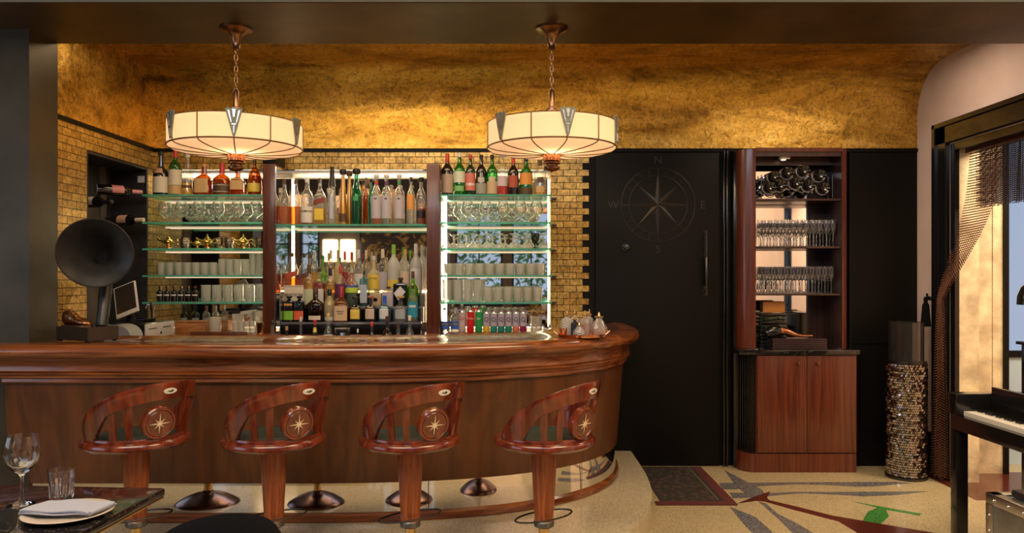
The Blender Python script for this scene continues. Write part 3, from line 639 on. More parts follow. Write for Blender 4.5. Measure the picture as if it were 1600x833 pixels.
# ================================================================== pendants
def pendant(rot, loc, lab):
    t = thing('pendant_lamp', lab, 'lamp', loc, 0, 'drum pendant lamps over the bar')      # loc = ceiling point, z down
    R = .35; zb = -.655; zt = -.525; zd = -.69
    obj('canopy', lathe(bmesh.new(), [(.001, 0), (.088, 0), (.088, -.008), (.074, -.014), (.05, -.024), (.030, -.045), (.022, -.08), (.018, -.105), (.021, -.11), (.010, -.118)], 32), M['bronze'], t)
    b = bmesh.new(); z = -.112; k = 0
    while z > -.33:
        pts = []
        for i in range(14):
            a = 2*pi*i/14; u, v = .009*cos(a), .020*sin(a)
            pts.append((u, 0, z-.018+v) if k % 2 else (0, u, z-.018+v))
        tube(b, pts, .0028, 6, True); z -= .0305; k += 1
    obj('chain', b, M['bronze'], t)
    obj('stem', lathe(bmesh.new(), [(.010, -.335), (.016, -.345), (.017, -.43), (.022, -.435), (.022, -.445), (.045, -.452), (.045, -.46), (.018, -.468), (.020, -.50), (.05, -.512), (.05, -.52)], 28), M['bronze'], t)
    obj('top_cover', lathe(bmesh.new(), [(.04, -.519), (R-.012, -.530), (R-.012, -.534), (.04, -.524)], 48), M['leading'], t)  # unseen plate added to stop bulb light reaching the soffit
    # shade: drum + shallow bowl
    obj('shade', lathe(bmesh.new(), [(R, zt), (R, zb)], 72, cap0=False, cap1=False), M['opal'], t)
    obj('bowl', lathe(bmesh.new(), [(R, zb)] + [(R*cos(a)*1.0, zb-(zb-zd)*sin(a)) for a in [radians(x) for x in (15, 30, 45, 60, 72, 82)]] + [(.03, zd)], 72, cap0=False, cap1=False), M['opal'], t)
    b = bmesh.new()
    for zz in (zb,): tube(b, [((R+.001)*cos(2*pi*i/72), (R+.001)*sin(2*pi*i/72), zz) for i in range(72)], .0045, 6, True)
    tube(b, [((R+.001)*cos(2*pi*i/72), (R+.001)*sin(2*pi*i/72), zt) for i in range(72)], .0025, 6, True)
    obj('rim', b, M['leading'], t)
    for k in range(12):
        a = radians(-90+rot+30*k); d = Vector((cos(a), sin(a), 0)); b = bmesh.new()
        tube(b, [tuple(d*(R+.002)+Vector((0, 0, z))) for z in (zt, zb)], .004, 6)
        tube(b, [tuple(d*(R*cos(q)+.0)+Vector((0, 0, zb-(zb-zd)*sin(q)-.002))) for q in [radians(x) for x in (0, 15, 30, 45, 60, 72, 82, 86)]], .0032, 6)
        obj('rib', b, M['leading'], t)
    for k in range(6):
        a = -90+rot+60*k
        m_ = Matrix.Rotation(radians(a+90), 4, 'Z') @ Matrix.Translation((0, -(R+.008), 0)) @ Matrix.Rotation(pi/2, 4, 'X')
        b = bmesh.new()
        prism(b, [(-.042, zt+.012), (-.030, zt+.020), (-.014, zt+.014), (0, zt+.022), (.014, zt+.014), (.030, zt+.020), (.042, zt+.012), (.006, zb+.006), (-.006, zb+.006)], -.003, .005, m_)
        pl = obj('cast_plate', b, M['plate'], t, 20)
        b = bmesh.new()
        for q in ([(-.030, zt+.004), (-.022, zt+.004), (-.010, zt-.055), (-.014, zt-.060)], [(.030, zt+.004), (.022, zt+.004), (.010, zt-.055), (.014, zt-.060)], [(-.008, zt+.010), (.008, zt+.010), (.004, zt-.03), (-.004, zt-.03)], [(-.012, zt-.062), (.012, zt-.062), (.009, zt-.070), (-.009, zt-.070)], [(-.003, zt-.072), (.003, zt-.072), (.003, zb+.02), (-.003, zb+.02)]):
            prism(b, q, .005, .009, m_)
        obj('relief', b, M['steel'], pl, 0)
    hub = obj('hub', lathe(bmesh.new(), [(.02, zd+.02), (.046, zd+.012), (.046, zd-.035), (.040, zd-.038), (.001, zd-.038)], 48, rib=.05, nrib=14), M['copper'], t)
    obj('finial', lathe(bmesh.new(), [(.03, zd-.038), (.046, zd-.043), (.046, zd-.050), (.03, zd-.055), (.03, zd-.062), (.044, zd-.068), (.042, zd-.078), (.028, zd-.088), (.008, zd-.092), (.001, zd-.098)], 32), M['bronze'], t)
    l = bpy.data.lights.new('pendant_bulb', 'POINT'); l.energy = 3.0; l.color = (1, .66, .34); l.shadow_soft_size = .05
    o = bpy.data.objects.new('pendant_bulb', l); COL.objects.link(o); o.parent = t; o.location = (0.02, -.03, zb+.035)
    return t
pendant(18, (px(369, 4.2), 4.2, 2.829), 'left drum pendant lamp of cream opal glass with metal plates, over the bar')
pendant(10, (px(862, 4.2), 4.2, 2.829), 'right drum pendant lamp of cream opal glass with metal plates, near the black door')
# ================================================================== bottles
GT = dict(clear=glass('bottle_clear', (.96, .96, .93), refl=.9, milk=.07), green=glass('bottle_green', (.12, .55, .16), refl=.8, milk=.12, milkcol=(.05, .55, .10)), teal=glass('bottle_teal', (.05, .55, .35), refl=.8, milk=.14, milkcol=(.03, .50, .28)),
          amber=glass('bottle_amber', (.75, .33, .07), refl=.8, milk=.14, milkcol=(.75, .28, .04)), brown=glass('bottle_brown', (.14, .045, .02), refl=.7, milk=.15, milkcol=(.10, .03, .012)), dark=mat('bottle_dark', (.010, .008, .007), .08, coat=.7),
          dgreen=mat('bottle_dark_green', (.008, .03, .012), .08, coat=.7), blue=glass('bottle_blue', (.45, .75, .88), refl=.9, milk=.12, milkcol=(.4, .7, .85)), frost=glass('bottle_frost', (.9, .9, .88), refl=.5, milk=.55), lime=glass('bottle_lime', (.40, .80, .05), refl=.8, milk=.35, milkcol=(.35, .8, .04)),
          gold=mat('bottle_gold', (.50, .26, .05), .25, .6, coat=.5), cream=glass('bottle_cream', (.9, .85, .65), refl=.6, milk=.5, milkcol=(1, .9, .6)))
def liq(n, c): return glass(n, c, refl=.1, milk=.35, milkcol=c)
LQ = dict(orange=liq('liquid_orange', (.90, .36, .06)), amber=liq('liquid_amber', (.72, .24, .03)), yellow=liq('liquid_yellow', (.92, .68, .10)), red=liq('liquid_red', (.75, .04, .03)), green=liq('liquid_green', (.05, .35, .06)), clear=glass('liquid_clear', (.95, .95, .93), refl=.2, milk=.1), pink=liq('liquid_pink', (.8, .15, .2)), chart=liq('liquid_chartreuse', (.55, .8, .06)))
CC = {}
def cm(c, r=.5, metal=0):
    k = (c, r, metal)
    if k not in CC: CC[k] = mat('paint_%02d' % len(CC), c, r, metal)
    return CC[k]
CREAM = (.72, .62, .45); WHITE = (.74, .71, .68); GREY = (.46, .43, .48); TAN = (.60, .38, .16); ORG = (.72, .30, .06); YEL = (.80, .58, .08); REDL = (.55, .04, .03); BLK = (.012, .011, .012); BRN = (.09, .045, .02); GRN = (.03, .30, .07); BLU = (.04, .12, .45); TEALL = (.03, .30, .42); PUR = (.14, .03, .12); CORK = (.45, .27, .12); LIME = (.25, .55, .04); SIL = (.5, .5, .5)
STY = dict(
    std=[(.90, 0), (1, .015), (1, .56), (.94, .62), (.72, .68), (.42, .74), (.33, .78), (.30, .97)],
    bord=[(.92, 0), (1, .015), (1, .60), (.93, .65), (.55, .705), (.36, .74), (.33, .97)],
    squat=[(.93, 0), (1, .02), (1, .46), (.92, .53), (.62, .60), (.30, .66), (.26, .97)],
    cone=[(.85, 0), (.90, .015), (1, .46), (.92, .54), (.50, .70), (.32, .80), (.28, .97)],
    taper=[(1, 0), (1, .06), (.86, .35), (.55, .68), (.40, .85), (.40, .97)],
    slim=[(.80, 0), (.84, .02), (1, .42), (.92, .56), (.52, .72), (.38, .80), (.35, .97)],
    round=[(.70, 0), (.85, .03), (1, .20), (.98, .34), (.78, .48), (.42, .58), (.24, .64), (.22, .97)],
    drop=[(.80, 0), (.92, .02), (1, .2), (.95, .45), (.75, .62), (.35, .76), (.22, .80), (.22, .97)],
    tube=[(.96, 0), (1, .02), (1, .95), (.96, .97)],
    boxy=[(.97, 0), (1, .01), (1, .74), (.95, .79), (.45, .82), (.28, .85), (.26, .97)])
def bottle(x, wpx, top, zbase, Y, style, g, lq=None, lev=0, cap=BLK, capk='cap', lab=None, txt='', name='liquor_bottle', group=None, sq=0, tc=None, flat=1):
    s = F/Y; R = wpx/2/s; H = (pz(top, Y)-zbase)
    sec = None
    if sq: sec = lambda a, p=sq: ((abs(cos(a))**p+abs(sin(a))**p)**(-1/p),)*2
    if flat != 1:
        s0 = sec; sec = lambda a: ((s0(a)[0] if s0 else 1), (s0(a)[1] if s0 else 1)*flat)
    t = thing(name, txt, 'bottle', (px(x, Y), Y, zbase), 0, group)
    pr = [(r*R, z*H) for r, z in STY[style]]
    obj('glass_body', lathe(bmesh.new(), pr, 24, sec=sec), GT[g], t)
    nr = pr[-1][0]
    if lq:
        lp = [(r*R*.93, max(z*H, .004)) for r, z in STY[style] if z < lev]
        for (r0, z0), (r1, z1) in zip(STY[style], STY[style][1:]):
            if z0 < lev <= z1: f = (lev-z0)/(z1-z0); lp.append(((r0+(r1-r0)*f)*R*.93, lev*H))
        obj('liquid', lathe(bmesh.new(), lp, 20, sec=sec), LQ[lq], t)
    if capk == 'cap': cp = [(nr*1.12, H*.90), (nr*1.14, H*.91), (nr*1.14, H*.995), (nr, H)]
    elif capk == 'long': cp = [(nr*1.12, H*.80), (nr*1.14, H*.81), (nr*1.10, H*.99), (nr, H)]
    elif capk == 'wax':
        cp = [(nr*1.3, H*.70), (nr*1.14, H*.74), (nr*1.16, H*.99), (nr, H)]
    elif capk == 'ball': cp = [(nr*.8, H*.90), (nr*1.0, H*.915), (nr*1.7, H*.94), (nr*1.75, H*.96), (nr*1.5, H*.985), (nr*.5, H)]
    elif capk == 'knob': cp = [(nr*1.0, H*.90), (nr*1.9, H*.90), (nr*2.2, H*.93), (nr*2.0, H*.98), (nr*1.0, H)]
    elif capk == 'cork': cp = [(nr*1.3, H*.90), (nr*1.35, H*.91), (nr*1.5, H)]
    elif capk == 'cone': cp = [(nr*1.9, H*.66), (nr*1.3, H*.82), (nr*1.0, H*.96), (nr*1.1, H)]
    elif capk == 'fork': cp = [(nr*1.1, H*.90), (nr*.5, H*.94), (nr*.35, H)]
    if capk: obj('stopper', lathe(bmesh.new(), cp, 16), cm(cap, .35) if not isinstance(cap, str) else M[cap], t)
    for q in (lab or []):
        z0, z1, c = q[:3]; w_ = q[3] if len(q) > 3 else 75; tilt = q[4] if len(q) > 4 else 0
        def rad(zf):
            P_ = STY[style]
            for (r0, a0), (r1, a1) in zip(P_, P_[1:]):
                if a0 <= zf <= a1: return (r0+(r1-r0)*(zf-a0)/(a1-a0+1e-9))
            return P_[-1][0]
        zz = [z0+(z1-z0)*i/4 for i in range(5)]
        b = bmesh.new(); rings = []
        for zf in zz:
            ring = []
            for i in range(13):
                a = radians(-90-w_+2*w_*i/12); k = sec(a) if sec else (1, 1); rr = rad(min(.96, max(.005, zf)))*R*1.02+.0004
                ring.append((rr*cos(a)*k[0], rr*sin(a)*k[1], zf*H+tilt*(i-6)/12*R*2))
            rings.append(ring)
        ring_surface(b, rings, False, False, False)
        for v in list(b.verts): pass
        g_ = bmesh.ops.extrude_face_region(b, geom=list(b.faces)); bmesh.ops.translate(b, verts=[v for v in g_['geom'] if isinstance(v, bmesh.types.BMVert)], vec=(0, -.0006, 0))
        obj('paper_label', b, cm(c), t, 30)
    if tc:
        body, size, zf, c = tc; k = sec(-pi/2)[1] if sec else 1
        text('lettering', body, size, cm(c), t, (0, -(R*1.02*k+.0022), zf*H))
    return t
TS = SZ[0]+.001; g1 = 'bottles on the top left shelf'; Y1 = 5.82
B = bottle
B(252, 24, 237, TS, Y1, 'squat', 'dark', cap=BLK, lab=[(.06, .42, CREAM, 80), (.50, .62, (.55, .30, .2), 35)], txt='dark squat bottle with big cream label, leftmost on the top left shelf', group=g1)
B(274, 20, 232, TS, Y1, 'std', 'green', cap=REDL, capk='long', lab=[(.22, .54, CREAM, 85), (.03, .21, TAN, 85)], txt='green bottle with red cap and tall cream label', group=g1)
B(293, 17, 240, TS, Y1, 'taper', 'clear', 'yellow', .3, cap=CREAM, lab=[(.18, .24, BRN)], txt='slim clear tapering bottle beside the red capped green bottle', group=g1)
B(319, 26, 256, TS, Y1, 'squat', 'amber', 'amber', .5, cap=ORG, sq=5, lab=[(.08, .52, TAN, 40)], txt='square amber bottle with orange cap and narrow tan label', group=g1)
B(347, 27, 255, TS, Y1, 'squat', 'amber', 'amber', .5, cap=REDL, capk='wax', lab=[(.06, .36, BRN, 70), (.10, .12, CREAM, 68), (.30, .32, CREAM, 68)], txt='round shouldered amber bottle with red ribboned neck', group=g1)
B(372, 21, 262, TS, Y1, 'squat', 'amber', 'amber', .6, cap=CREAM, sq=6, lab=[(.20, .62, TAN, 60)], txt='rectangular amber bottle below the left lamp hub', group=g1)
B(398, 22, 250, TS, Y1, 'drop', 'amber', 'amber', .55, cap=BRN, lab=[(.10, .34, YEL, 60)], txt='teardrop amber bottle with gold label next to the left post', group=g1)
TM = 1.861; g2 = 'bottles on the middle glass shelf'; Y2 = 5.82
B(444, 18, 281, TM, 5.78, 'cone', 'clear', 'orange', .40, cap=BRN, txt='clear decanter half full of orange liquor, leftmost on the middle shelf', group=g2)
B(462, 19, 281, TM, Y2, 'cone', 'clear', 'orange', .40, cap=BRN, txt='clear decanter of orange liquor, second on the middle shelf', group=g2)
B(480, 20, 278, TM, Y2, 'std', 'clear', 'amber', .1, cap=WHITE, lab=[(.04, .38, WHITE, 70), (.26, .30, BRN, 60)], txt='clear bottle with broad white label low on its body', group=g2)
B(500, 17, 279, TM, Y2, 'std', 'clear', 'yellow', .36, cap=BRN, sq=6, lab=[(.44, .56, (.22, .04, .03), 55, .35), (.10, .34, YEL, 40)], txt='square clear bottle with slanted dark red label', group=g2)
B(519, 15, 261, TM, Y2, 'taper', 'clear', 'clear', .6, cap=BLK, capk='cone', lab=[(.10, .5, (.45, .5, .7), 22)], txt='tall clear bottle with black cone wrapped neck', group=g2)
B(536, 13, 264, TM, Y2, 'taper', 'gold', cap=BLK, capk='knob', lab=[(.05, .2, BRN)], txt='tall golden brown bottle with black knob, front one of two', group=g2)
B(546, 11, 267, TM, Y2+.06, 'taper', 'gold', cap=BRN, capk='knob', txt='tall golden brown bottle standing just behind its twin', group=g2)
B(557, 17, 263, TM, Y2, 'slim', 'teal', 'green', .5, cap=BLK, capk='knob', lab=[(.42, .5, GRN, 30)], txt='slim emerald green bottle with black ball stopper', group=g2)
B(572, 12, 278, TM, Y2+.09, 'std', 'amber', cap=BRN, capk='long', txt='small amber bottle peeping out right of the emerald bottle', group=g2)
B(580, 11, 279, TM, Y2+.05, 'slim', 'teal', cap=BLK, capk='ball', txt='narrow dark green bottle left of the red banded bottle', group=g2)
for x, c, w_ in ((588, REDL, 'red'), (604, PUR, 'purple'), (624, GRN, 'green')):
    B(x, 16, 272, TM, Y2-.01, 'std', 'clear', 'orange' if c == REDL else 'clear', .14, cap=WHITE, capk='ball', lab=[(.12, .56, GREY, 70), (.49, .52, BRN, 14), (.79, .86, c, 180)], txt='clear bottle with lilac grey label, ball stopper and %s neck band' % w_, group=g2)
B(642, 13, 277, TM, Y2, 'std', 'clear', 'clear', .5, cap=BLK, lab=[(.32, .64, ORG, 55)], txt='clear bottle with orange paper label on its upper body', group=g2)
B(658, 15, 277, TM, Y2, 'std', 'clear', 'amber', .34, cap=BLK, capk='knob', lab=[(.14, .3, BLK, 60)], txt='clear bottle with amber liquor and black label beside the right post', group=g2)
def carton(x, w_, top, zb, Y, c, lab, d=.07, tc=None, grp=None):
    h = w_/2*Y/F; t = thing('bottle_carton', lab, 'box', (px(x, Y), Y, zb), 0, grp); H = pz(top, Y)-zb
    obj('box_body', bx(-h, h, -d/2, d/2, 0, H, bev=.002), cm(c), t); obj('lid_flap', bx(-h-.001, h+.001, -d/2-.001, d/2+.001, H-.012, H+.001, bev=.001), cm(tuple(v*.8 for v in c)), t)
    if tc: text('lettering', tc[0], tc[1], cm(tc[2]), t, (0, -d/2-.0015, H*.55))
carton(572, 14, 296, TM, 5.99, TAN, 'tan bottle carton behind the emerald bottle')
carton(613, 12, 297, TM, 5.99, TAN, 'tan bottle carton between the purple and green banded bottles')
Z1, Z2, Z3 = 1.139, 1.246, 1.341; YA, YBt, YC = 5.625, 5.755, 5.89
g3 = 'bottles on the back step of the riser'
B(456, 20, 395, Z3, YC, 'cone', 'clear', 'orange', .4, cap=BRN, sq=5, lab=[(.38, .52, (.45, .08, .03), 60, .35)], txt='square bottle with slanted red label, leftmost on the back step', group=g3)
B(475, 18, 396, Z3, YC, 'cone', 'clear', 'amber', .4, cap=BRN, sq=5, lab=[(.38, .5, (.13, .05, .03), 60, .35)], txt='square bottle with slanted dark label, second on the back step', group=g3)
B(492, 12, 393, Z3, YC+.05, 'std', 'clear', 'yellow', .5, cap=CREAM, capk='long', txt='thin clear bottle left of the leafy green bottle', group=g3)
B(505, 16, 400, Z3, YC-.01, 'round', 'lime', 'green', .3, cap=GRN, txt='bright green bulbous bottle on the back step', group=g3)
B(517, 11, 391, Z3, YC+.03, 'std', 'clear', 'yellow', .6, cap=CREAM, capk='long', lab=[(.3, .55, CREAM)], txt='pale yellow bottle right of the leafy green one', group=g3)
B(528, 10, 391, Z3, YC+.01, 'std', 'cream', cap=(.3, .25, .18), capk='long', txt='cream bottle with taupe neck left of the red caps', group=g3)
B(539, 10, 393, Z3, YC, 'std', 'clear', 'red', .5, cap=REDL, capk='long', txt='red capped clear bottle of red liquor, left of the two', group=g3)
B(549, 9, 394, Z3, YC+.03, 'std', 'clear', 'orange', .5, cap=REDL, capk='long', txt='red capped bottle of orange liquor, right of the two', group=g3)
B(560, 15, 390, Z3, YC, 'std', 'clear', 'clear', .5, cap=WHITE, capk='long', lab=[(.1, .45, WHITE)], txt='clear vodka bottle with plain white label right of the red caps', group=g3)
B(572, 12, 391, Z3, YC+.06, 'std', 'clear', 'clear', .5, cap=CREAM, capk='long', txt='clear bottle with pale gold neck left of the short yellow one', group=g3)
B(584, 19, 400, Z3, YC-.02, 'squat', 'cream', 'clear', .5, cap=WHITE, lab=[(.12, .5, YEL, 75)], txt='short necked bottle with yellow label and dark lettering', group=g3, tc=('OF VAN', .018, .40, BRN))
B(598, 16, 389, Z3, YC, 'std', 'clear', 'clear', .5, cap=CREAM, capk='long', lab=[(.08, .48, GREY, 75)], txt='clear bottle with greyish label left of the green necked bottle', group=g3)
B(615, 19, 382, Z3, YC, 'std', 'frost', 'clear', .5, cap=LIME, capk='long', lab=[(.12, .28, YEL, 60)], txt='tall frosted bottle with lime green neck foil', group=g3)
B(633, 15, 390, Z3, YC, 'std', 'clear', 'clear', .5, cap=TAN, capk='long', lab=[(.08, .5, (.7, .55, .4), 75)], txt='clear bottle with gold neck foil and tan label', group=g3)
B(641, 10, 391, Z3, YC+.07, 'std', 'clear', 'clear', .5, cap=LIME, capk='long', txt='thin bottle with yellow green foil behind the gold foiled one', group=g3)
B(650, 19, 381, Z3, YC-.01, 'std', 'frost', 'clear', .5, cap=WHITE, capk='long', lab=[(.05, .5, WHITE, 60)], txt='tall frosted white bottle, front of two by the right post', group=g3)
B(659, 12, 383, Z3, YC+.075, 'std', 'frost', cap=WHITE, capk='long', txt='frosted white bottle half behind another by the right post', group=g3)
g4 = 'bottles on the middle step of the riser'
carton(461, 30, 446, Z2, YBt, CREAM, 'cream carton with bold dark lettering on the middle step', tc=('ANDSON', .032, BRN))
B(483, 18, 414, Z2, YBt, 'std', 'clear', 'yellow', .66, cap=BRN, capk='long', lab=[(.05, .42, (.6, .62, .4), 75)], txt='bottle of yellow liqueur with pale green label', group=g4)
B(499, 17, 419, Z2, YBt, 'std', 'clear', 'red', .62, cap=BRN, lab=[(.08, .46, WHITE, 60)], txt='bottle of ruby red liquor with white label', group=g4)
B(516, 17, 419, Z2, YBt, 'std', 'clear', 'yellow', .6, cap=BLK, capk='long', lab=[(.05, .15, YEL)], txt='olive yellow bottle with tall black cap', group=g4)
B(532, 16, 415, Z2, YBt, 'std', 'clear', 'pink', .5, cap=REDL, capk='long', lab=[(.28, .55, PUR, 75), (.02, .2, (.35, .2, .2), 75)], txt='bottle with square purple label', group=g4)
B(550, 20, 420, Z2, YBt, 'std', 'clear', 'green', .36, cap=SIL, capk='fork', lab=[(.37, .5, (.55, .75, .08), 85), (.51, .56, BLU, 80)], txt='bottle with bright chartreuse band and dark green base', group=g4)
B(569, 13, 424, Z2, YBt, 'boxy', 'blue', 'clear', .5, cap=BLK, sq=6, lab=[(.1, .62, (.5, .55, .62), 40)], txt='slim pale blue square bottle with black cap', group=g4)
B(588, 19, 452, Z2, YBt, 'boxy', 'cream', cap=CORK, capk='cork', sq=8, lab=[(.08, .70, (.55, .38, .22), 42), (.3, .5, BRN, 20)], txt='square jar with ornate beige and brown label', group=g4)
B(607, 18, 448, Z2, YBt, 'boxy', 'cream', cap=BRN, capk='cork', sq=8, lab=[(.02, .74, (.60, .48, .50), 45)], txt='pale square bottle with brown cork beside the black bottle', group=g4)
B(626, 22, 434, Z2, YBt-.01, 'boxy', 'dark', cap=BRN, capk='cork', sq=8, txt='black square bottle with white diamond label and cork', group=g4)
dm = [o for o in COL.objects if o.name.startswith('liquor_bottle')][-1]
obj('paper_label', prism(bmesh.new(), [(-.042, .10), (.005, .152), (.045, .11), (-.01, .045)], .058, .060, Matrix.Rotation(pi/2, 4, 'X')), cm(WHITE), dm, 0)
B(645, 18, 424, Z2, YBt, 'squat', 'lime', 'chart', .5, cap=BRN, capk='long', txt='bright lime green round bottle on the middle step', group=g4)
g5 = 'bottles on the front step of the riser'
B(452, 16, 462, Z1, YA, 'boxy', 'dark', cap=BLK, sq=5, capk='knob', lab=[(.08, .42, (.22, .5, .04), 48), (.62, .7, ORG, 40)], txt='dark square bottle with lime green label', group=g5)
B(468, 16, 462, Z1, YA, 'boxy', 'dark', cap=BLK, sq=5, capk='knob', lab=[(.08, .42, (.75, .12, .05), 48)], txt='dark square bottle with orange red label', group=g5)
B(493, 27, 449, Z1, YA, 'squat', 'brown', 'amber', .4, cap=BRN, capk='long', flat=.6, lab=[(.06, .18, CREAM, 42)], txt='broad dark flask with small cream strip label', group=g5)
B(515, 17, 452, Z1, YA, 'slim', 'cream', cap=BLK, capk='long', lab=[(.05, .15, WHITE)], txt='ornate bone coloured bottle with black top', group=g5)
B(534, 22, 448, Z1, YA, 'squat', 'amber', 'amber', .5, cap=REDL, capk='wax', sq=5, lab=[(.04, .46, (.72, .50, .28), 48)], txt='square amber bottle with red wax neck and cream label', group=g5, tc=("Maker's\nMark", .017, .27, BRN))
B(556, 21, 463, Z1, YA, 'squat', 'dark', cap=BLK, capk='knob', lab=[(.12, .56, YEL, 42)], txt='black round shouldered bottle with yellow label', group=g5)
B(579, 20, 462, Z1, YA, 'squat', 'dark', cap=(.4, .14, .07), capk='knob', lab=[(.12, .58, (.70, .52, .38), 42)], txt='black round shouldered bottle with cream label and copper stopper', group=g5)
B(601, 20, 462, Z1, YA, 'squat', 'blue', 'clear', .5, cap=(.02, .12, .6), capk='wax', lab=[(.12, .58, WHITE, 42)], txt='clear round shouldered bottle with blue neck and white label', group=g5)
B(626, 23, 462, Z1, YA, 'squat', 'clear', 'clear', .5, cap=(.5, .32, .1), capk='knob', flat=.7, lab=[(.12, .48, (.40, .42, .42), 40)], txt='squat clear flask with grey label and golden ball cork', group=g5)
B(645, 16, 446, Z1, YA, 'std', 'clear', 'clear', .3, cap=BRN, lab=[(.12, .55, TEALL, 80), (.4, .46, WHITE, 40)], txt='clear bottle with broad turquoise blue label', group=g5)
B(661, 10, 456, Z1, YA+.03, 'tube', 'clear', cap=SIL, capk=None, txt='slim clear glass cylinder beside the right post', group=g5, name='glass_cylinder')
g6 = 'bottles in the speed rail'
for x, w_, top, st, gl, cp, lb, tx in ((426, 14, 500, 'cone', 'clear', BLK, None, 'clear pourer bottle by the left post, top showing over the bar'), (448, 14, 510, 'std', 'brown', CORK, None, 'brown bottle with pale cork, low in the speed rail'), (470, 18, 495, 'round', 'clear', SIL, None, 'clear round decanter in the speed rail'),
        (492, 15, 500, 'std', 'dark', REDL, [(.25, .52, YEL), (.74, .84, YEL, 180)], 'dark speed rail bottle with yellow neck band'), (513, 15, 489, 'std', 'clear', TAN, [(.25, .6, WHITE)], 'clear speed rail bottle with white label'), (559, 8, 514, 'std', 'clear', WHITE, None, 'small white topped bottle in the speed rail'),
        (581, 14, 503, 'std', 'dark', REDL, None, 'speed rail bottle with red cap and red neck'), (605, 18, 494, 'std', 'brown', BRN, None, 'broad brown speed rail bottle below the blue necked one'), (622, 17, 505, 'std', 'clear', BRN, [(.3, .6, (.55, .38, .32))], 'speed rail bottle with dull pink label'),
        (640, 15, 493, 'std', 'clear', CREAM, None, 'clear speed rail bottle with pale cork'), (661, 14, 507, 'std', 'brown', BRN, None, 'dark speed rail bottle at the foot of the right post'), (690, 13, 512, 'std', 'dark', BLK, None, 'black topped bottle at the right end of the speed rail')):
    B(x, w_, top, .851, 5.30, st, gl, cap=cp, lab=lb, txt=tx, group=g6)
tn = thing('serving_tin', 'low dark tin with steel rim in the speed rail', 'tin', (px(535, 5.3), 5.3, .851), 0)
obj('tin_body', lathe(bmesh.new(), [(.05, 0), (.052, .24), (.046, .25)], 28), M['blackg'], tn); obj('tin_rim', lathe(bmesh.new(), [(.053, .235), (.055, .24), (.055, .262), (.05, .264), (.001, .264)], 28), M['steel'], tn)
g7 = 'bottles on the top right shelf'
B(699, 19, 240, TS, Y1, 'std', 'dark', cap=REDL, capk='long', lab=[(.06, .5, (.45, .33, .25), 75)], txt='dark wine shaped bottle with red cap and brownish label', group=g7)
B(718, 18, 239, TS, Y1, 'std', 'green', cap=WHITE, lab=[(.3, .56, (.62, .66, .5), 75), (.1, .22, (.2, .45, .15), 50)], txt='green bottle with white cap and pale green label', group=g7)
B(735, 16, 242, TS, Y1, 'std', 'dgreen', cap=REDL, lab=[(.12, .54, (.6, .16, .12), 75), (.24, .3, WHITE, 70)], txt='dark bottle with red cap and red and white label', group=g7)
B(752, 17, 242, TS, Y1, 'std', 'dark', cap=BLK, lab=[(.04, .3, (.30, .30, .24), 75), (.32, .44, (.5, .48, .4), 35)], txt='black bottle with grey two part label', group=g7)
B(769, 17, 242, TS, Y1, 'std', 'green', cap=BLK, lab=[(.04, .34, (.55, .40, .24), 75), (.34, .45, (.6, .45, .3), 35)], txt='green bottle with black cap and tan two part label', group=g7)
B(785, 17, 240, TS, Y1, 'std', 'clear', 'red', .24, cap=(.4, .35, .45), lab=[(.22, .46, (.6, .48, .52), 70)], txt='clear bottle with red liquor below a pinkish label', group=g7)
B(802, 17, 244, TS, Y1, 'std', 'dark', cap=REDL, capk='long', lab=[(.2, .5, (.4, .07, .03), 50)], txt='black bottle with small red and gold label', group=g7)
B(822, 20, 246, TS, Y1, 'std', 'green', 'amber', .2, cap=BLK, capk='cap', lab=[(.28, .58, ORG, 80), (.03, .2, BRN, 90)], txt='green and brown bottle with orange label', group=g7)
B(844, 19, 247, TS, Y1, 'std', 'clear', 'yellow', .2, cap=BRN, capk='long', lab=[(.34, .48, BRN, 30), (.08, .24, TAN, 40)], txt='clear bottle with round brown badge, rightmost on the top right shelf', group=g7)
# counter bottles and cans in the right bay
for i, x in enumerate((695, 712)):
    B(x, 16, 481, 1.051, 5.80, 'std', 'clear', 'clear', .5, cap=WHITE, lab=[(.12, .45, BLU, 75), (.3, .36, YEL, 75)], txt='clear bottle with blue label on the counter, %s of the pair' % ('left' if i == 0 else 'right'), group='blue labelled bottles')
def can(x, top, cb, ct, lab, txt, tcol, Y=5.78, tsz=.034):
    t = thing('drink_can', lab, 'can', (px(x, Y), Y, 1.051), 0, 'drink cans on the counter'); R = 5.6*Y/F; H = pz(top, Y)-1.051
    obj('can_body', lathe(bmesh.new(), [(R*.8, 0), (R, .008), (R, H*.30)], 24, cap1=False), cm(cb, .3, .2), t)
    obj('can_wrap', lathe(bmesh.new(), [(R, H*.30), (R, H*.90)], 24, cap0=False, cap1=False), cm(ct, .35, .2), t)
    obj('can_lid', lathe(bmesh.new(), [(R, H*.90), (R*.82, H*.97), (R*.84, H), (R*.78, H), (R*.76, H*.98), (.001, H*.98)], 24, cap0=False), M['steel'], t)
    text('lettering', txt, tsz, cm(tcol), t, (0, -R-.0012, H*.62))
can(722, 485, (.6, .5, .48), (.62, .50, .48), 'white can with red script left of the red can', 'Di', REDL)
can(735, 484, (.65, .015, .012), (.68, .02, .015), 'red drink can with white script on the counter', 'Coke', WHITE, tsz=.022)
can(748, 484, (.02, .35, .08), (.02, .38, .09), 'green drink can with white script on the counter', 'Spr', WHITE, tsz=.024)
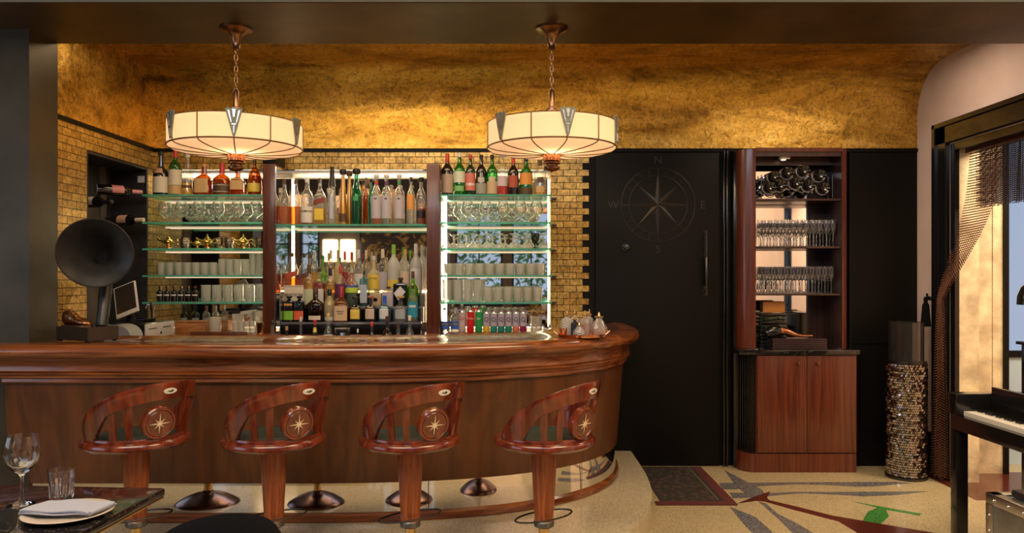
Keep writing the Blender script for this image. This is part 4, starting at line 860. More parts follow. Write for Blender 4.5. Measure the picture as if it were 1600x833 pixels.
for x, c, w_ in ((760, YEL, 'yellow'), (771.5, (.02, .30, .26), 'teal'), (783, (.02, .26, .24), 'teal'), (794.5, (.02, .30, .22), 'teal'), (806, (.7, .25, .15), 'coral'), (817.5, (.30, .02, .10), 'plum')):
    k = {771.5: ', nearest the yellow one', 783: ', middle of the three teal ones', 794.5: ', nearest the coral one'}.get(x, '')
    can(x, 487, c, (.48, .42, .50), 'grey can with a letter Q and %s foot%s' % (w_, k), 'Q', (.06, .05, .09), tsz=.045)
vs = thing('flower_vase', 'small cut glass vase with dried golden flowers on the counter', 'vase', (px(838, 5.8), 5.8, 1.051))
obj('vase_glass', lathe(bmesh.new(), [(.036, 0), (.042, .01), (.044, .12), (.040, .12), (.038, .012), (.001, .01)], 28, rib=.03, nrib=12), M['cutglass'], vs)
b = bmesh.new(); rnd = random.Random(3)
for k in range(160):
    a = rnd.uniform(0, 2*pi); u = rnd.uniform(0, 1); d = Vector((cos(a)*u*.07, sin(a)*u*.05, .15+rnd.uniform(-.03, .055)*(1.1-u)))
    if k % 6 == 0: tube(b, [(0, 0, .02), tuple(d*.6+Vector((0, 0, .04))), tuple(d)], .0012, 4)
    bmesh.ops.create_icosphere(b, subdivisions=1, radius=rnd.uniform(.004, .009), matrix=Matrix.Translation(d))
obj('dried_flowers', b, M['dry'], vs)['kind'] = 'stuff'
# ================================================================== glassware
def m_tumbler(R=.037, H=.095, rib=.02, n=14): return lathe(bmesh.new(), [(R*.86, 0), (R*.9, .004), (R, H), (R*.93, H), (R*.82, .014), (.001, .012)], 28, rib=rib, nrib=n)
def m_snifter(s=1): return lathe(bmesh.new(), [(r*s, z*s) for r, z in [(.032, 0), (.033, .003), (.006, .008), (.005, .035), (.018, .045), (.045, .068), (.054, .092), (.047, .13), (.036, .158), (.034, .158), (.045, .13), (.052, .092), (.042, .068), (.001, .048)]], 24)
def m_wine(s=1, seg=16): return lathe(bmesh.new(), [(r*s, z*s) for r, z in [(.023, 0), (.023, .002), (.006, .006), (.0032, .02), (.0032, .095), (.010, .104), (.020, .125), (.0245, .150), (.023, .185), (.020, .208), (.0188, .208), (.0216, .185), (.023, .150), (.0185, .126), (.001, .108)]], seg)
def m_coupe(): return lathe(bmesh.new(), [(.046, 0), (.047, .004), (.040, .022), (.018, .042), (.006, .052), (.005, .095), (.026, .108), (.028, .112), (.027, .114), (.001, .114)], 24)
def m_mug(R=.036, H=.125):
    b = lathe(bmesh.new(), [(R*.95, 0), (R, .005), (R, H), (R*.92, H), (R*.9, .014), (.001, .012)], 24, rib=.02, nrib=12)
    tube(b, [(R*.95, 0, H*.8), (R*1.5, 0, H*.75), (R*1.7, 0, H*.5), (R*1.5, 0, H*.27), (R*.95, 0, H*.2)], .005, 8); return b
def row(name, cat, mk, m, items, z, where, group, rz=None):
    """items: (x px, Y); one mesh shared by the row's copies"""
    first = None; n = len(items)
    for i, (x, Y) in enumerate(items):
        lab = where.format(ORD[i] if i < 20 else 'far right')
        if first is None: first = obj(name, mk(), m); o = first
        else: o = first.copy(); COL.objects.link(o)
        o.location = (px(x, Y), Y, z+.0005); o.rotation_euler = (0, 0, rz if rz is not None else random.uniform(0, 6)); tag(o, lab, cat, group)
    return first
row('brandy_snifter', 'glass', m_snifter, M['glass'], [(x, 5.80) for x in (258, 284, 311, 341, 371, 400)], SZ[1], 'brandy snifter, {} from left in the front row under the top left shelf', 'brandy snifters')
row('brandy_snifter', 'glass', m_snifter, M['glass'], [(x, 6.0) for x in (272, 299, 327, 356, 386)], SZ[1], 'brandy snifter, {} from left in the back row under the top left shelf', 'brandy snifters')
row('shot_tumbler', 'glass', lambda: m_tumbler(.029, .095), M['cutglass'], [(x, 5.78) for x in (252, 265.5, 279, 292.5, 306, 319.5, 333)], SZ[3], 'short cut glass tumbler, {} from left on the fourth left shelf', 'short tumblers, left bay')
row('shot_tumbler', 'glass', lambda: m_tumbler(.029, .095), M['cutglass'], [(x, 5.93) for x in (256, 269, 282, 295, 308, 321, 334)], SZ[3], 'short cut glass tumbler behind the front row, {} from left, fourth left shelf', 'short tumblers, left bay')
row('juice_glass', 'glass', lambda: m_tumbler(.028, .120), M['cutglass'], [(x, 5.80) for x in (347, 359, 371, 383)], SZ[3], 'mid height cut glass, {} from left on the fourth left shelf', 'mid height glasses, left bay')
row('tall_glass', 'glass', lambda: m_tumbler(.027, .165), M['cutglass'], [(x, 5.82) for x in (395, 405.5)], SZ[3], 'tall stacked cut glass by the left post, {} from left on the fourth shelf', 'tall glasses, left bay')
row('beer_mug', 'mug', m_mug, M['cutglass'], [(x, 5.80) for x in (322, 339, 356, 373, 390, 406)], SZ[4], 'clear glass mug, {} from left on the lowest left shelf', 'glass mugs on the lowest left shelf', rz=-1.45)
def m_cup(): return lathe(bmesh.new(), [(.024, 0), (.030, .01), (.037, .05), (.036, .085), (.034, .085), (.034, .05), (.001, .01)], 24, rib=.03, nrib=16)
def hmug(x, lab, flip=1):
    t = thing('hammered_mug', lab, 'mug', (px(x, 5.88), 5.88, SZ[2]+.0005), 0, 'hammered mugs on the third left shelf')
    obj('mug_cup', m_cup(), M['hammer'], t)
    obj('handle', tube(bmesh.new(), [(flip*a, 0, c) for a, c in ((-.033, .07), (-.052, .068), (-.058, .048), (-.050, .028), (-.032, .024))], .0045, 8), M['goldm'], t)
M['hammer'] = mat('hammered_silver', (.32, .27, .22), .25, 1, bump=.8, bscale=70)
for x, l in ((289, 'first'), (341, 'second'), (358, 'third'), (406, 'fourth')): hmug(x, 'hammered dark metal mug with gold handle, %s from left on the third left shelf' % l)
def genie(x, Y, s, lab):
    t = thing('oil_lamp', lab, 'ornament', (px(x, Y), Y, SZ[2]+.0005), 0, 'brass oil lamps on the third left shelf')
    b = lathe(bmesh.new(), [(r*s, z*s) for r, z in [(.026, 0), (.024, .006), (.008, .014), (.009, .024), (.030, .034), (.040, .048), (.034, .060), (.020, .068)]], 24); 
    tube(b, [(-.034*s, 0, .050*s), (-.058*s, 0, .058*s), (-.080*s, 0, .075*s)], [.012*s, .008*s, .005*s], 10); obj('lamp_body', b, M['goldm'], t)
    obj('lid', lathe(bmesh.new(), [(r*s, z*s) for r, z in [(.021, .068), (.012, .080), (.004, .086), (.007, .094), (.001, .104)]], 20), M['goldm'], t)
    obj('handle', tube(bmesh.new(), [(a*s, 0, c*s) for a, c in ((.036, .056), (.060, .070), (.072, .055), (.060, .038), (.036, .042))], .0035*s, 8), M['goldm'], t)
genie(263, 5.78, 1.05, 'brass oil lamp, leftmost on the third left shelf'); genie(308, 5.84, .8, 'small brass oil lamp, left of the middle two on the third left shelf')
genie(324, 5.76, 1.05, 'large brass oil lamp in the middle of the third left shelf'); genie(380, 5.77, 1.05, 'brass oil lamp near the right end of the third left shelf')
for i, x in enumerate((250, 261, 272, 283, 294, 305)):
    B(x, 9.5, 447, SZ[4]+.001, 5.78, 'bord', 'dark' if i < 4 else 'brown', cap='copper', capk='cork', lab=[(.38, .46, WHITE, 60)], txt='small dark bottle with copper top, %s from left on the lowest left shelf' % ORD[i], group='small copper topped bottles', name='bitters_bottle')
# right bay
row('balloon_goblet', 'glass', lambda: m_snifter(1.0), M['glass'], [(x, 5.78) for x in (706, 731, 759, 786, 813, 838)], SZ[1], 'balloon goblet, {} from left under the top right shelf', 'balloon goblets')
row('balloon_goblet', 'glass', lambda: m_snifter(1.0), M['glass'], [(x, 5.98) for x in (719, 745, 772, 800, 826)], SZ[1], 'balloon goblet, {} from left in the back row under the top right shelf', 'balloon goblets')
row('upturned_coupe', 'glass', m_coupe, M['cutglass'], [(x, 5.79) for x in (699, 719.5, 740, 760.5, 781, 801.5, 822, 849)], SZ[2], 'upturned coupe glass, {} from left in the front row, third right shelf', 'upturned coupes')
row('upturned_coupe', 'glass', m_coupe, M['cutglass'], [(x, 5.95) for x in (709, 729, 749, 769, 789, 809, 829)], SZ[2], 'upturned coupe glass, {} from left in the back row, third right shelf', 'upturned coupes')
t = obj('green_goblet', lathe(bmesh.new(), [(.022, 0), (.022, .004), (.005, .010), (.005, .03), (.024, .05), (.034, .075), (.034, .112), (.031, .112), (.031, .076), (.001, .05)], 24), GT['dgreen']); t.location = (px(836, 5.72), 5.72, SZ[2]+.0005)
tag(t, 'dark green goblet among the upturned coupes', 'glass')
row('rocks_glass', 'glass', lambda: m_tumbler(.036, .088), M['cutglass'], [(x, 5.78) for x in (701, 717, 733, 749, 765, 781, 797, 813, 829, 845)], SZ[3], 'cut rocks glass, {} from left on the fourth right shelf', 'rocks glasses on the fourth right shelf')
row('rocks_glass', 'glass', lambda: m_tumbler(.036, .088), M['cutglass'], [(x, 5.94) for x in (703, 719, 734, 750, 765, 781, 796, 812, 827, 842)], SZ[3], 'cut rocks glass in the back row, {} from left on the fourth right shelf', 'rocks glasses on the fourth right shelf')
row('highball_glass', 'glass', lambda: m_tumbler(.034, .165, .03), M['cutglass'], [(x, 5.78) for x in (699, 715, 730.5, 746)], SZ[4], 'tall cut highball glass, {} from left on the lowest right shelf', 'highball glasses')
row('rocks_glass', 'glass', lambda: m_tumbler(.034, .105), M['cutglass'], [(x, 5.78) for x in (762, 778, 793.5, 809, 824.5, 840)], SZ[4], 'squat cut glass tumbler, {} from left on the lowest right shelf', 'squat tumblers on the lowest right shelf')
row('rocks_glass', 'glass', lambda: m_tumbler(.034, .105), M['cutglass'], [(x, 5.95) for x in (765, 780, 795, 810, 825, 840)], SZ[4], 'squat cut glass tumbler in the back row, {} from left on the lowest right shelf', 'squat tumblers on the lowest right shelf')
# left counter things
t = thing('wooden_box', 'low reddish wooden box on the counter under the left shelves', 'box', (px(302, 5.78), 5.78, 1.051)); obj('box_body', bx(-.115, .115, -.06, .06, 0, .075, bev=.003), M['boxwood'], t); obj('lid', bx(-.118, .118, -.063, .063, .076, .088, bev=.003), M['boxwood'], t)
t = thing('wooden_box', 'second wooden box half behind the cut glass cup', 'box', (px(345, 5.98), 5.98, 1.051)); obj('box_body', bx(-.075, .075, -.05, .05, 0, .07, bev=.003), M['boxwood'], t); obj('lid', bx(-.077, .077, -.052, .052, .071, .08, bev=.003), M['boxwood'], t)
o = obj('mixing_glass', m_tumbler(.046, .12, .03, 16), M['cutglass']); o.location = (px(336, 5.66), 5.66, 1.051); tag(o, 'wide cut crystal mixing glass in front of the wooden boxes', 'glass')
o = obj('mixing_glass', m_tumbler(.044, .13, .03, 16), M['cutglass']); o.location = (px(372, 5.93), 5.93, 1.051); tag(o, 'cut crystal mixing glass behind the row of small glasses', 'glass')
row('cordial_glass', 'glass', lambda: m_tumbler(.022, .085, .04, 10), M['cutglass'], [(x, 5.72+.03*(i % 2)) for i, x in enumerate((368, 377, 386, 395, 404))], 1.051, 'small crystal cordial glass, {} from left in the cluster by the left post', 'cordial glasses by the left post')
t = thing('jigger', 'golden jigger cup standing behind the bar top near the left post', 'cup', (px(406, 5.56), 5.56, 1.051)); obj('cup_body', lathe(bmesh.new(), [(.020, 0), (.022, .004), (.026, .085), (.024, .085), (.019, .008), (.001, .006)], 24), M['goldm'], t)
for i, (x, c, cc_) in enumerate(((288, 'dark', BLK), (306, 'dark', BLK), (323, 'clear', (.6, .2, .2)), (337, 'clear', WHITE))):
    B(x, 11, 478, 1.051, 6.07, 'bord', c, cap=cc_, capk='long', lab=[(.1, .5, (.6, .56, .5), 70)], txt='small wine bottle %s from left, behind the wooden boxes' % ORD[i], group='bottles behind the wooden boxes')
# ================================================================== till things on the side counter
t = thing('cash_drawer', 'black cash drawer with white front on the side counter', 'cash drawer', (0, 0, 0))
obj('case', bx(-2.755, -2.425, 5.06, 5.50, 1.051, 1.160, bev=.004), M['blackg'], t)
fr = obj('drawer_front', bx(-2.424, -2.414, 5.065, 5.495, 1.056, 1.155, bev=.003), M['plastic'], t)
b = bmesh.new(); box(b, -2.4135, -2.412, 5.10, 5.22, 1.118, 1.124); box(b, -2.4135, -2.412, 5.31, 5.43, 1.118, 1.124); obj('bill_slot', b, M['black'], fr)
b = lathe(bmesh.new(), [(.010, 0), (.010, .004), (.001, .004)], 16); bmesh.ops.transform(b, matrix=Matrix.Translation((-2.414, 5.28, 1.085)) @ Matrix.Rotation(pi/2, 4, 'Y'), verts=b.verts); obj('key_lock', b, M['darksteel'], fr)
t = thing('receipt_printer', 'rounded grey receipt printer between the horn base and the cash drawer', 'printer', (px(193, 4.82), 4.84, 1.051))
b = bmesh.new(); pts = [(-.09, 0), (.075, 0)]+[(.075-.0*a, 0) for a in ()]+[(-.02+.095*cos(a), .035+.085*sin(a)) for a in [radians(k) for k in range(0, 91, 15)]]+[(-.09, .12)]
prism(b, pts, -.08, .08, Matrix.Rotation(pi/2, 4, 'X')); obj('printer_case', b, M['printer'], t, 30); obj('paper_slot', bx(-.07, -.03, -.05, .05, .121, .126), M['black'], t)
t = thing('tablet_till', 'tilted tablet till with black screen behind the horn', 'screen', (px(190, 4.98), 4.98, 1.162)); t.location = (px(190, 5.0)+.0, 5.12, 1.161)
mt = Matrix.Translation((-.0, -.06, .16)) @ Matrix.Rotation(radians(-22), 4, 'Y') @ Matrix.Rotation(radians(-28), 4, 'X')
obj('tablet_frame', bx(-.078, .078, -.007, .007, -.125, .115, bev=.006, mtx=mt), M['plastic'], t)
obj('screen', bx(-.068, .068, -.0095, -.0072, -.095, .106, mtx=mt), M['screen'], t)
b = bmesh.new(); tube(b, [(0, 0, .01), (.0, .0, .07), (0, -.04, .15)], [.03, .02, .02], 12); lathe(b, [(.07, 0), (.07, .008), (.02, .014)], 24); obj('stand', b, M['black'], t)
t = thing('card_reader', 'small dark card reader with violet edge on the cash drawer', 'card reader', (-2.56, 5.33, 1.161), radians(-20)); obj('reader_case', bx(-.07, .07, -.05, .05, 0, .022, bev=.008), M['blackg'], t); obj('glowing_edge', bx(-.06, .06, -.052, -.0505, .010, .015), cm((.25, .15, .8)), t)  # edge strip is plain violet colour, not emissive
t = thing('soda_siphon', 'slim chrome bottle opener stand right of the till screen', 'bar tool', (px(238, 5.6), 5.6, 1.051)); obj('siphon_body', lathe(bmesh.new(), [(.03, 0), (.03, .01), (.012, .02), (.010, .17), (.018, .18), (.018, .23), (.001, .235)], 20), M['steel'], t); obj('spout', tube(bmesh.new(), [(0, 0, .20), (-.03, -.01, .215), (-.045, -.015, .19)], .005, 8), M['steel'], t)
# ================================================================== gramophone horn
def bezier(P, n):
    out = []
    for i in range(n+1):
        u = i/n; q = [Vector(p) for p in P]
        while len(q) > 1: q = [a.lerp(b_, u) for a, b_ in zip(q, q[1:])]
        out.append(q[0])
    return out
gx = thing('gramophone', 'black horn loudspeaker on a dark base at the left end of the bar', 'gramophone', (-2.294, 4.15, 1.113))
ang = math.atan2(.47, -.88)
e1 = Vector((-.88, .47)); e2 = Vector((.47, .88)); L1, L2 = .285, .185
base = [(0, 0), tuple(e2*L2), tuple(e1*L1+e2*L2), tuple(e1*L1)]
b = prism(bmesh.new(), base, .008, .082); bmesh.ops.bevel(b, geom=list(b.edges), offset=.003, segments=2, affect='EDGES'); obj('base', b, M['boxdark'], gx)
b = bmesh.new()
for q in base:
    c_ = Vector(q)*.86+(e1*L1+e2*L2)*.07; lathe(b, [(.012, 0), (.012, .009)], 12, (c_.x, c_.y, 0))
obj('rubber_foot', b, M['black'], gx)
cp = [(-.0, .20, .083), (-.0, .22, .22), (-.01, .32, .50), (-.035, .15, .482), (-.055, -.01, .475)]
cp = [(-.012, .165, .083), (-.01, .20, .25), (-.07, .38, .47), (-.045, .20, .52), (.019, .04, .487)]
pts = bezier(cp, 34); rr = []
for i in range(35):
    u = i/34; rr.append(.030+.018*u+.140*max(0, (u-.42)/.58)**3.2)
b = bmesh.new(); tube(b, pts, rr, 40)
# open the mouth: inset and push in
b.faces.ensure_lookup_table(); big = max(b.faces, key=lambda f: f.calc_area()); nrm = (pts[-1]-pts[-2]).normalized(); cen = pts[-1]
bmesh.ops.delete(b, geom=[big], context='FACES_ONLY')
tube(b, pts[18:], [max(.004, r-.004) for r in rr[18:]], 40)
b.faces.ensure_lookup_table(); big = max(b.faces, key=lambda f: f.calc_area()); bmesh.ops.delete(b, geom=[big], context='FACES_ONLY')
hn = obj('horn', b, M['horn'], gx, 60)
s_ = nrm.cross(Vector((0, 0, 1))).normalized(); u_ = s_.cross(nrm)
obj('mouth_rim', tube(bmesh.new(), [cen+rr[-1]*(cos(2*pi*k/48)*s_+sin(2*pi*k/48)*u_) for k in range(48)], .0045, 8, True), M['horn'], gx)
def shoe(name, lab, loc, rz, s, m):
    t = thing(name, lab, 'ornament', loc, rz); b2 = bmesh.new(); rings = []
    for x, w_, h, zb in ((-.10, .022, .088, .012), (-.085, .034, .100, .0), (-.05, .038, .098, .0), (-.015, .036, .080, .0), (.02, .037, .058, .0), (.06, .042, .044, .0), (.095, .036, .036, .0), (.12, .016, .024, .004)):
        ring = []
        for k in range(16):
            a = 2*pi*k/16; y = w_*cos(a)*(1 if abs(sin(a)) < .9 else .9); z = zb+(h-zb)*(.5+.5*sin(a))
            ring.append((x*s, y*s, z*s))
        rings.append(ring)
    ring_surface(b2, rings); obj('upper', b2, m, t, 60)
    b2 = prism(bmesh.new(), [(x*s, y*s) for x, y in [(-.105, -.02), (-.09, -.036), (-.02, -.034), (.05, -.044), (.10, -.038), (.127, 0), (.10, .038), (.05, .044), (-.02, .034), (-.09, .036), (-.105, .02)]], -.006*s, .004*s); obj('sole', b2, M['bronze'], t, 30)
    b2 = bmesh.new()
    for i in range(4):
        x = -.03+.022*i; z = .096-.0155*i; tube(b2, [(x*s, -.022*s, (z-.014)*s), (x*s, 0, (z+.004)*s), (x*s, .022*s, (z-.014)*s)], .003*s, 6)
    tube(b2, [((-.088+.035*cos(a))*s*1.0, .03*sin(a)*s, .102*s) for a in [2*pi*k/16 for k in range(16)]], .004*s, 6, True)
    obj('laces', b2, M['bronze'], t); return t
sp = Vector((-2.294, 4.15))+e1*.17+e2*.045
shoe('bronze_shoe', 'bronzed baby shoe resting on the horn base', (sp.x, sp.y, 1.113+.0835+.004), radians(-20), .86, mat('shoe_bronze', (.42, .20, .09), .28, 1, bump=.3, bscale=60))
# ================================================================== tray of dasher bottles on the bar
ty = 4.56; tx = px(908, ty)
tr = thing('copper_tray', 'oval copper tray with handles on the curve of the bar', 'tray', (tx, ty, 1.1085))
b = lathe(bmesh.new(), [(.10, 0), (.125, .004), (.140, .020), (.144, .022), (.138, .018), (.12, .008), (.001, .006)], 40, sec=lambda a: (1.05, .62)); obj('tray_dish', b, M['copper'], tr)
for sg in (-1, 1): obj('handle', tube(bmesh.new(), [(sg*.14, -.03, .02), (sg*.165, -.028, .04), (sg*.178, 0, .045), (sg*.165, .028, .04), (sg*.14, .03, .02)], .004, 8), M['copper'], tr)
def dasher(x, dy, w_, H, g, lab, lq=None, lev=.6, rib=.05, style=None):
    Y = ty+dy; t = thing('dasher_bottle', lab, 'bottle', (px(x, Y), Y, 1.1155), 0, 'dasher bottles on the copper tray'); R = w_/2*Y/F
    pr = style or [(.9, 0), (1, .02), (1, .58), (.9, .66), (.4, .72), (.32, .80)]
    obj('glass_body', lathe(bmesh.new(), [(r*R, z*H) for r, z in pr], 24, rib=rib, nrib=8), g, t)
    if lq: obj('liquid', lathe(bmesh.new(), [(R*.86, .005), (R*.92, .02*H), (R*.92, lev*H)], 20), LQ[lq], t)
    obj('dasher_top', lathe(bmesh.new(), [(R*.5, H*.78), (R*.62, H*.80), (R*.62, H*.83), (R*.22, H*.86), (R*.12, H), (.001, H)], 16), M['brass'], t)
HAT = glass('hatched_glass', (.93, .93, .9), refl=1, milk=.45)
nt = HAT.node_tree; wv = nt.nodes.new('ShaderNodeTexWave'); wv.inputs['Scale'].default_value = 42; wv.bands_direction = 'DIAGONAL'; tcn = nt.nodes.new('ShaderNodeTexCoord'); nt.links.new(tcn.outputs['Object'], wv.inputs['Vector'])
m1 = [n for n in nt.nodes if n.type == 'MIX_SHADER' and abs(n.inputs[0].default_value-.45) < 1e-4][0]; nt.links.new(wv.outputs['Fac'], m1.inputs[0])
dasher(886, .035, 18, .155, HAT, 'diagonally ribbed dasher bottle, leftmost on the tray'); dasher(898, .075, 14, .16, HAT, 'ribbed dasher bottle behind the black labelled one')
dasher(914, .0, 16, .155, M['cutglass'], 'faceted dasher bottle of red bitters on the tray', 'red', .5); dasher(921, .05, 13, .16, M['cutglass'], 'clear dasher bottle behind the red bitters')
dasher(905, -.045, 19, .085, HAT, 'low bulbous ribbed dasher bottle at the front of the tray', style=[(.7, 0), (1, .2), (.95, .4), (.5, .66), (.4, .8)])
dasher(936, .0, 24, .145, M['cutglass'], 'wide ornate crystal dasher bottle, rightmost on the tray', 'orange', .3, .09, [(.8, 0), (1, .1), (1, .36), (.7, .5), (.62, .6), (.42, .68), (.4, .8)])
dasher(898, -.02, 12, .125, cm(BLK, .3), 'black dasher bottle between the ribbed ones on the tray', rib=0)
o = obj('copper_cup', lathe(bmesh.new(), [(.014, 0), (.018, .004), (.024, .05), (.022, .05), (.016, .006), (.001, .005)], 20), M['copper']); o.location = (px(880, ty-.03), ty-.03, 1.116); tag(o, 'small copper cup at the left end of the tray', 'cup')
t = thing('bar_spoon', 'thin wooden skewer standing among the dasher bottles', 'skewer', (px(890, ty+.09), ty+.12, 1.1085)); obj('stick', tube(bmesh.new(), [(0, 0, 0), (.002, 0, .235)], .0022, 8), M['boxwood'], t); obj('knob', lathe(bmesh.new(), [(.001, .232), (.004, .236), (.001, .242)], 10), M['boxwood'], t)
# ================================================================== wine niche bottles
def wine_mesh(): return [(.036, 0), (.038, .006), (.038, .19), (.032, .212), (.016, .235), (.0145, .262)]
def nbottle(Y, z, x0, fc, lc, lab, endc='winedark', rz=-16):
    t = thing('wine_bottle', lab, 'bottle', (x0, Y, z), 0, 'wine bottles lying in the niche'); m_ = Matrix.Rotation(pi/2, 4, 'Y')
    t.rotation_euler = (0, 0, radians(rz))
    b = lathe(bmesh.new(), wine_mesh(), 28); bmesh.ops.transform(b, matrix=m_, verts=b.verts); obj('glass_body', b, M['winedark'], t)
    b = lathe(bmesh.new(), [(.0155, .232), (.0160, .25), (.0155, .31), (.012, .312)], 20); bmesh.ops.transform(b, matrix=m_, verts=b.verts); obj('foil', b, cm(fc, .35), t)
    b = lathe(bmesh.new(), [(.0384, .10), (.0384, .18)], 28, cap0=False, cap1=False, a0=radians(20), a1=radians(300)); bmesh.ops.transform(b, matrix=m_, verts=b.verts); obj('paper_label', b, cm(lc), t)
    b = lathe(bmesh.new(), [(.030, -.002), (.037, .0), (.0372, .004), (.001, .004)], 28); bmesh.ops.transform(b, matrix=m_, verts=b.verts); obj('bottle_end', b, M[endc], t)
nbottle(5.48, pz(296, 5.5), XL-.19, (.6, .25, .25), (.6, .22, .22), 'wine bottle with grey end lying topmost in the niche', 'winecap', 42)
nbottle(5.30, pz(317, 5.3), XL-.235, BLK, CREAM, 'wine bottle with cream label lying second in the niche')
nbottle(5.66, pz(344, 5.6), XL-.19, CREAM, (.6, .35, .25), 'wine bottle with tan label lying just above the horn')
# ================================================================== black door with compass
dr = thing('door_1', 'black door with carved compass rose and long handle', 'door'); dr['kind'] = 'structure'
DX0, DX1 = px(926, YB), px(1122, YB)
obj('door_leaf', bx(DX0+.02, DX1, YB-.030, YB-.001, .01, 2.425, bev=.003), M['black'], dr)
cx_, cz_ = px(1027, YB), pz(321, YB); yy = YB-.031
def tor(R, r): return tube(bmesh.new(), [(cx_+R*cos(2*pi*i/72), yy, cz_+R*sin(2*pi*i/72)) for i in range(72)], r, 8, True)
comp = obj('compass_ring', tor(.285, .004), M['relief'], dr); obj('compass_ring', tor(.225, .0035), M['relief'], dr)
b = bmesh.new()
for i in range(24):
    a = 2*pi*i/24; tube(b, [(cx_+r_*cos(a), yy, cz_+r_*sin(a)) for r_ in (.228, .282)], .002 if i % 3 else .004, 5)
obj('compass_ticks', b, M['relief'], dr)
b = bmesh.new()
for i in range(8):
    a = pi/2+i*pi/4; r1 = .27 if i % 2 == 0 else .225; d = Vector((cos(a), 0, sin(a))); n1 = Vector((cos(a+pi/8), 0, sin(a+pi/8)))*.055; n2 = Vector((cos(a-pi/8), 0, sin(a-pi/8)))*.055
    c0 = Vector((cx_, yy, cz_)); top_ = c0+Vector((0, -.014, 0)); tip = c0+d*r1
    v = [b.verts.new(p) for p in (top_, tip, c0+n1, c0+n2)]
    b.faces.new((v[0], v[1], v[2])); b.faces.new((v[0], v[3], v[1])); b.faces.new((v[3], v[2], v[1]))
obj('compass_star', b, M['relief'], dr, 0)
for s, dx, dz in (('N', 0, .345), ('W', -.345, .0), ('E', .345, 0), ('S', 0, -.345)): text('compass_letter', s, .085, M['relief'], dr, (cx_+dx, yy, cz_+dz), ext=.003)
b = lathe(bmesh.new(), [(.03, 0), (.03, .01), (.018, .014), (.018, .03), (.026, .04), (.020, .052), (.001, .054)], 24); bmesh.ops.transform(b, matrix=Matrix.Translation((px(977, YB), YB-.03, pz(387, YB))) @ Matrix.Rotation(pi/2, 4, 'X'), verts=b.verts); obj('door_knob', b, M['darksteel'], dr)
hx = px(1100, YB); b = bmesh.new(); box(b, hx-.02, hx+.02, YB-.034, YB-.030, pz(462, YB), pz(360, YB)); plt = obj('handle_plate', b, M['blackg'], dr)
b = bmesh.new(); tube(b, [(hx, YB-.075, pz(y, YB)) for y in (362, 402)], .006, 10); tube(b, [(hx, YB-.075, pz(y, YB)) for y in (402, 404, 444, 447)], [.008, .014, .014, .008], 12); tube(b, [(hx, YB-.075, pz(y, YB)) for y in (447, 461)], .005, 8)
for y in (366, 455): tube(b, [(hx, YB-.034, pz(y, YB)), (hx, YB-.075, pz(y, YB))], .006, 8)
obj('door_handle', b, M['darksteel'], dr)
b = bmesh.new()
for x in (1131, 1136, 1148): xx = px(x, YB-.03); box(b, xx-.008, xx+.006, YB-.045, YB-.002, 0, 2.435, bev=.004)
box(b, px(1142, YB), px(1156, YB), YB-.075, YB-.001, 0, 2.435, bev=.006)
struct('trim_9', b, M['blackg'], 30)
b = bmesh.new(); box(b, .62, 1.70, YB-.012, YB, .95, .965); box(b, 2.58, 3.15, YB-.012, YB, .95, .965); box(b, 2.70, 3.05, YB-.010, YB, .28, .86); box(b, 2.60, 2.625, YB-.05, YB, 0, 2.43); struct('trim_10', b, M['black'])
# ================================================================== china cabinet
FY = 5.77
cab = thing('display_cabinet', 'tall mahogany display cabinet with rounded sides and open shelves', 'cabinet', (0, 0, 0))
X0, X1 = px(1157, FY), px(1329, FY); IX0, IX1 = px(1181, FY), px(1316, FY)
def hcol(x0, x1, z0, z1, side):
    b2 = bmesh.new(); w_ = x1-x0; poly = []
    for k in range(9):
        a = pi/2*k/8
        if side < 0: poly.append((x1-w_*sin(a), FY+.09-(.09)*cos(a)))
        else: poly.append((x0+w_*sin(a), FY+.09-(.09)*cos(a)))
    poly += [((x0 if side < 0 else x1), FY+.19), ((x1 if side < 0 else x0), FY+.19)]
    return prism(b2, poly, z0, z1)
obj('side_column', hcol(X0, IX0, .925, 2.43, -1), M['cabw'], cab, 30); obj('side_column', hcol(IX1, X1, .925, 2.43, 1), M['cabw'], cab, 30)
obj('cornice', bx(IX0, IX1, FY, 6.145, 2.41, 2.438), M['cabw'], cab); 
b = bmesh.new(); box(b, IX0, IX1, FY+.01, FY+.03, 2.375, 2.41); box(b, IX0, IX1, FY+.17, FY+.19, 2.33, 2.41); box(b, IX0, IX1, FY+.03, 6.14, 2.40, 2.41); obj('top_rail', b, M['cabin'], cab)
b = bmesh.new(); box(b, IX1-.003, IX1+.02, FY+.01, 5.955, .92, 2.41); box(b, IX1-.003, IX1+.02, 5.958, 6.14, .92, 2.41); box(b, IX0-.02, IX0+.0, FY+.02, 6.14, .92, 2.41); box(b, px(1262, 6.12), IX1-.003, 6.115, 6.14, .92, 2.41)
obj('side_panel', b, M['cabin'], cab)
obj('mirror_back', bx(IX0, px(1263, 6.12), 6.125, 6.14, .93, 2.40), M['mirror'], cab)
CZ = [pz(310, FY), pz(385, FY), pz(459, FY)]
for z in CZ:
    obj('shelf_board', bx(IX0, IX1-.003, FY+.015, 6.11, z-.014, z, bev=.002), M['cabin'], cab)
t_ = obj('counter_slab', bx(X0-.02, px(1337, FY)+.02, FY-.035, 6.14, .885, .922, bev=.006), M['granite'], cab)
LX0, LX1 = px(1181, FY), px(1338, FY)
obj('cupboard_body', bx(LX0, LX1, FY+.002, YB-.005, .14, .884), M['cabw'], cab)
b = bmesh.new()
for k in range(9): lathe(b, [(.0055, .142), (.0055, .884)], 8, (LX0-.010-.011*k, FY+.010+.0018*k*k, 0))
obj('reeded_side', b, M['blackg'], cab, 30)
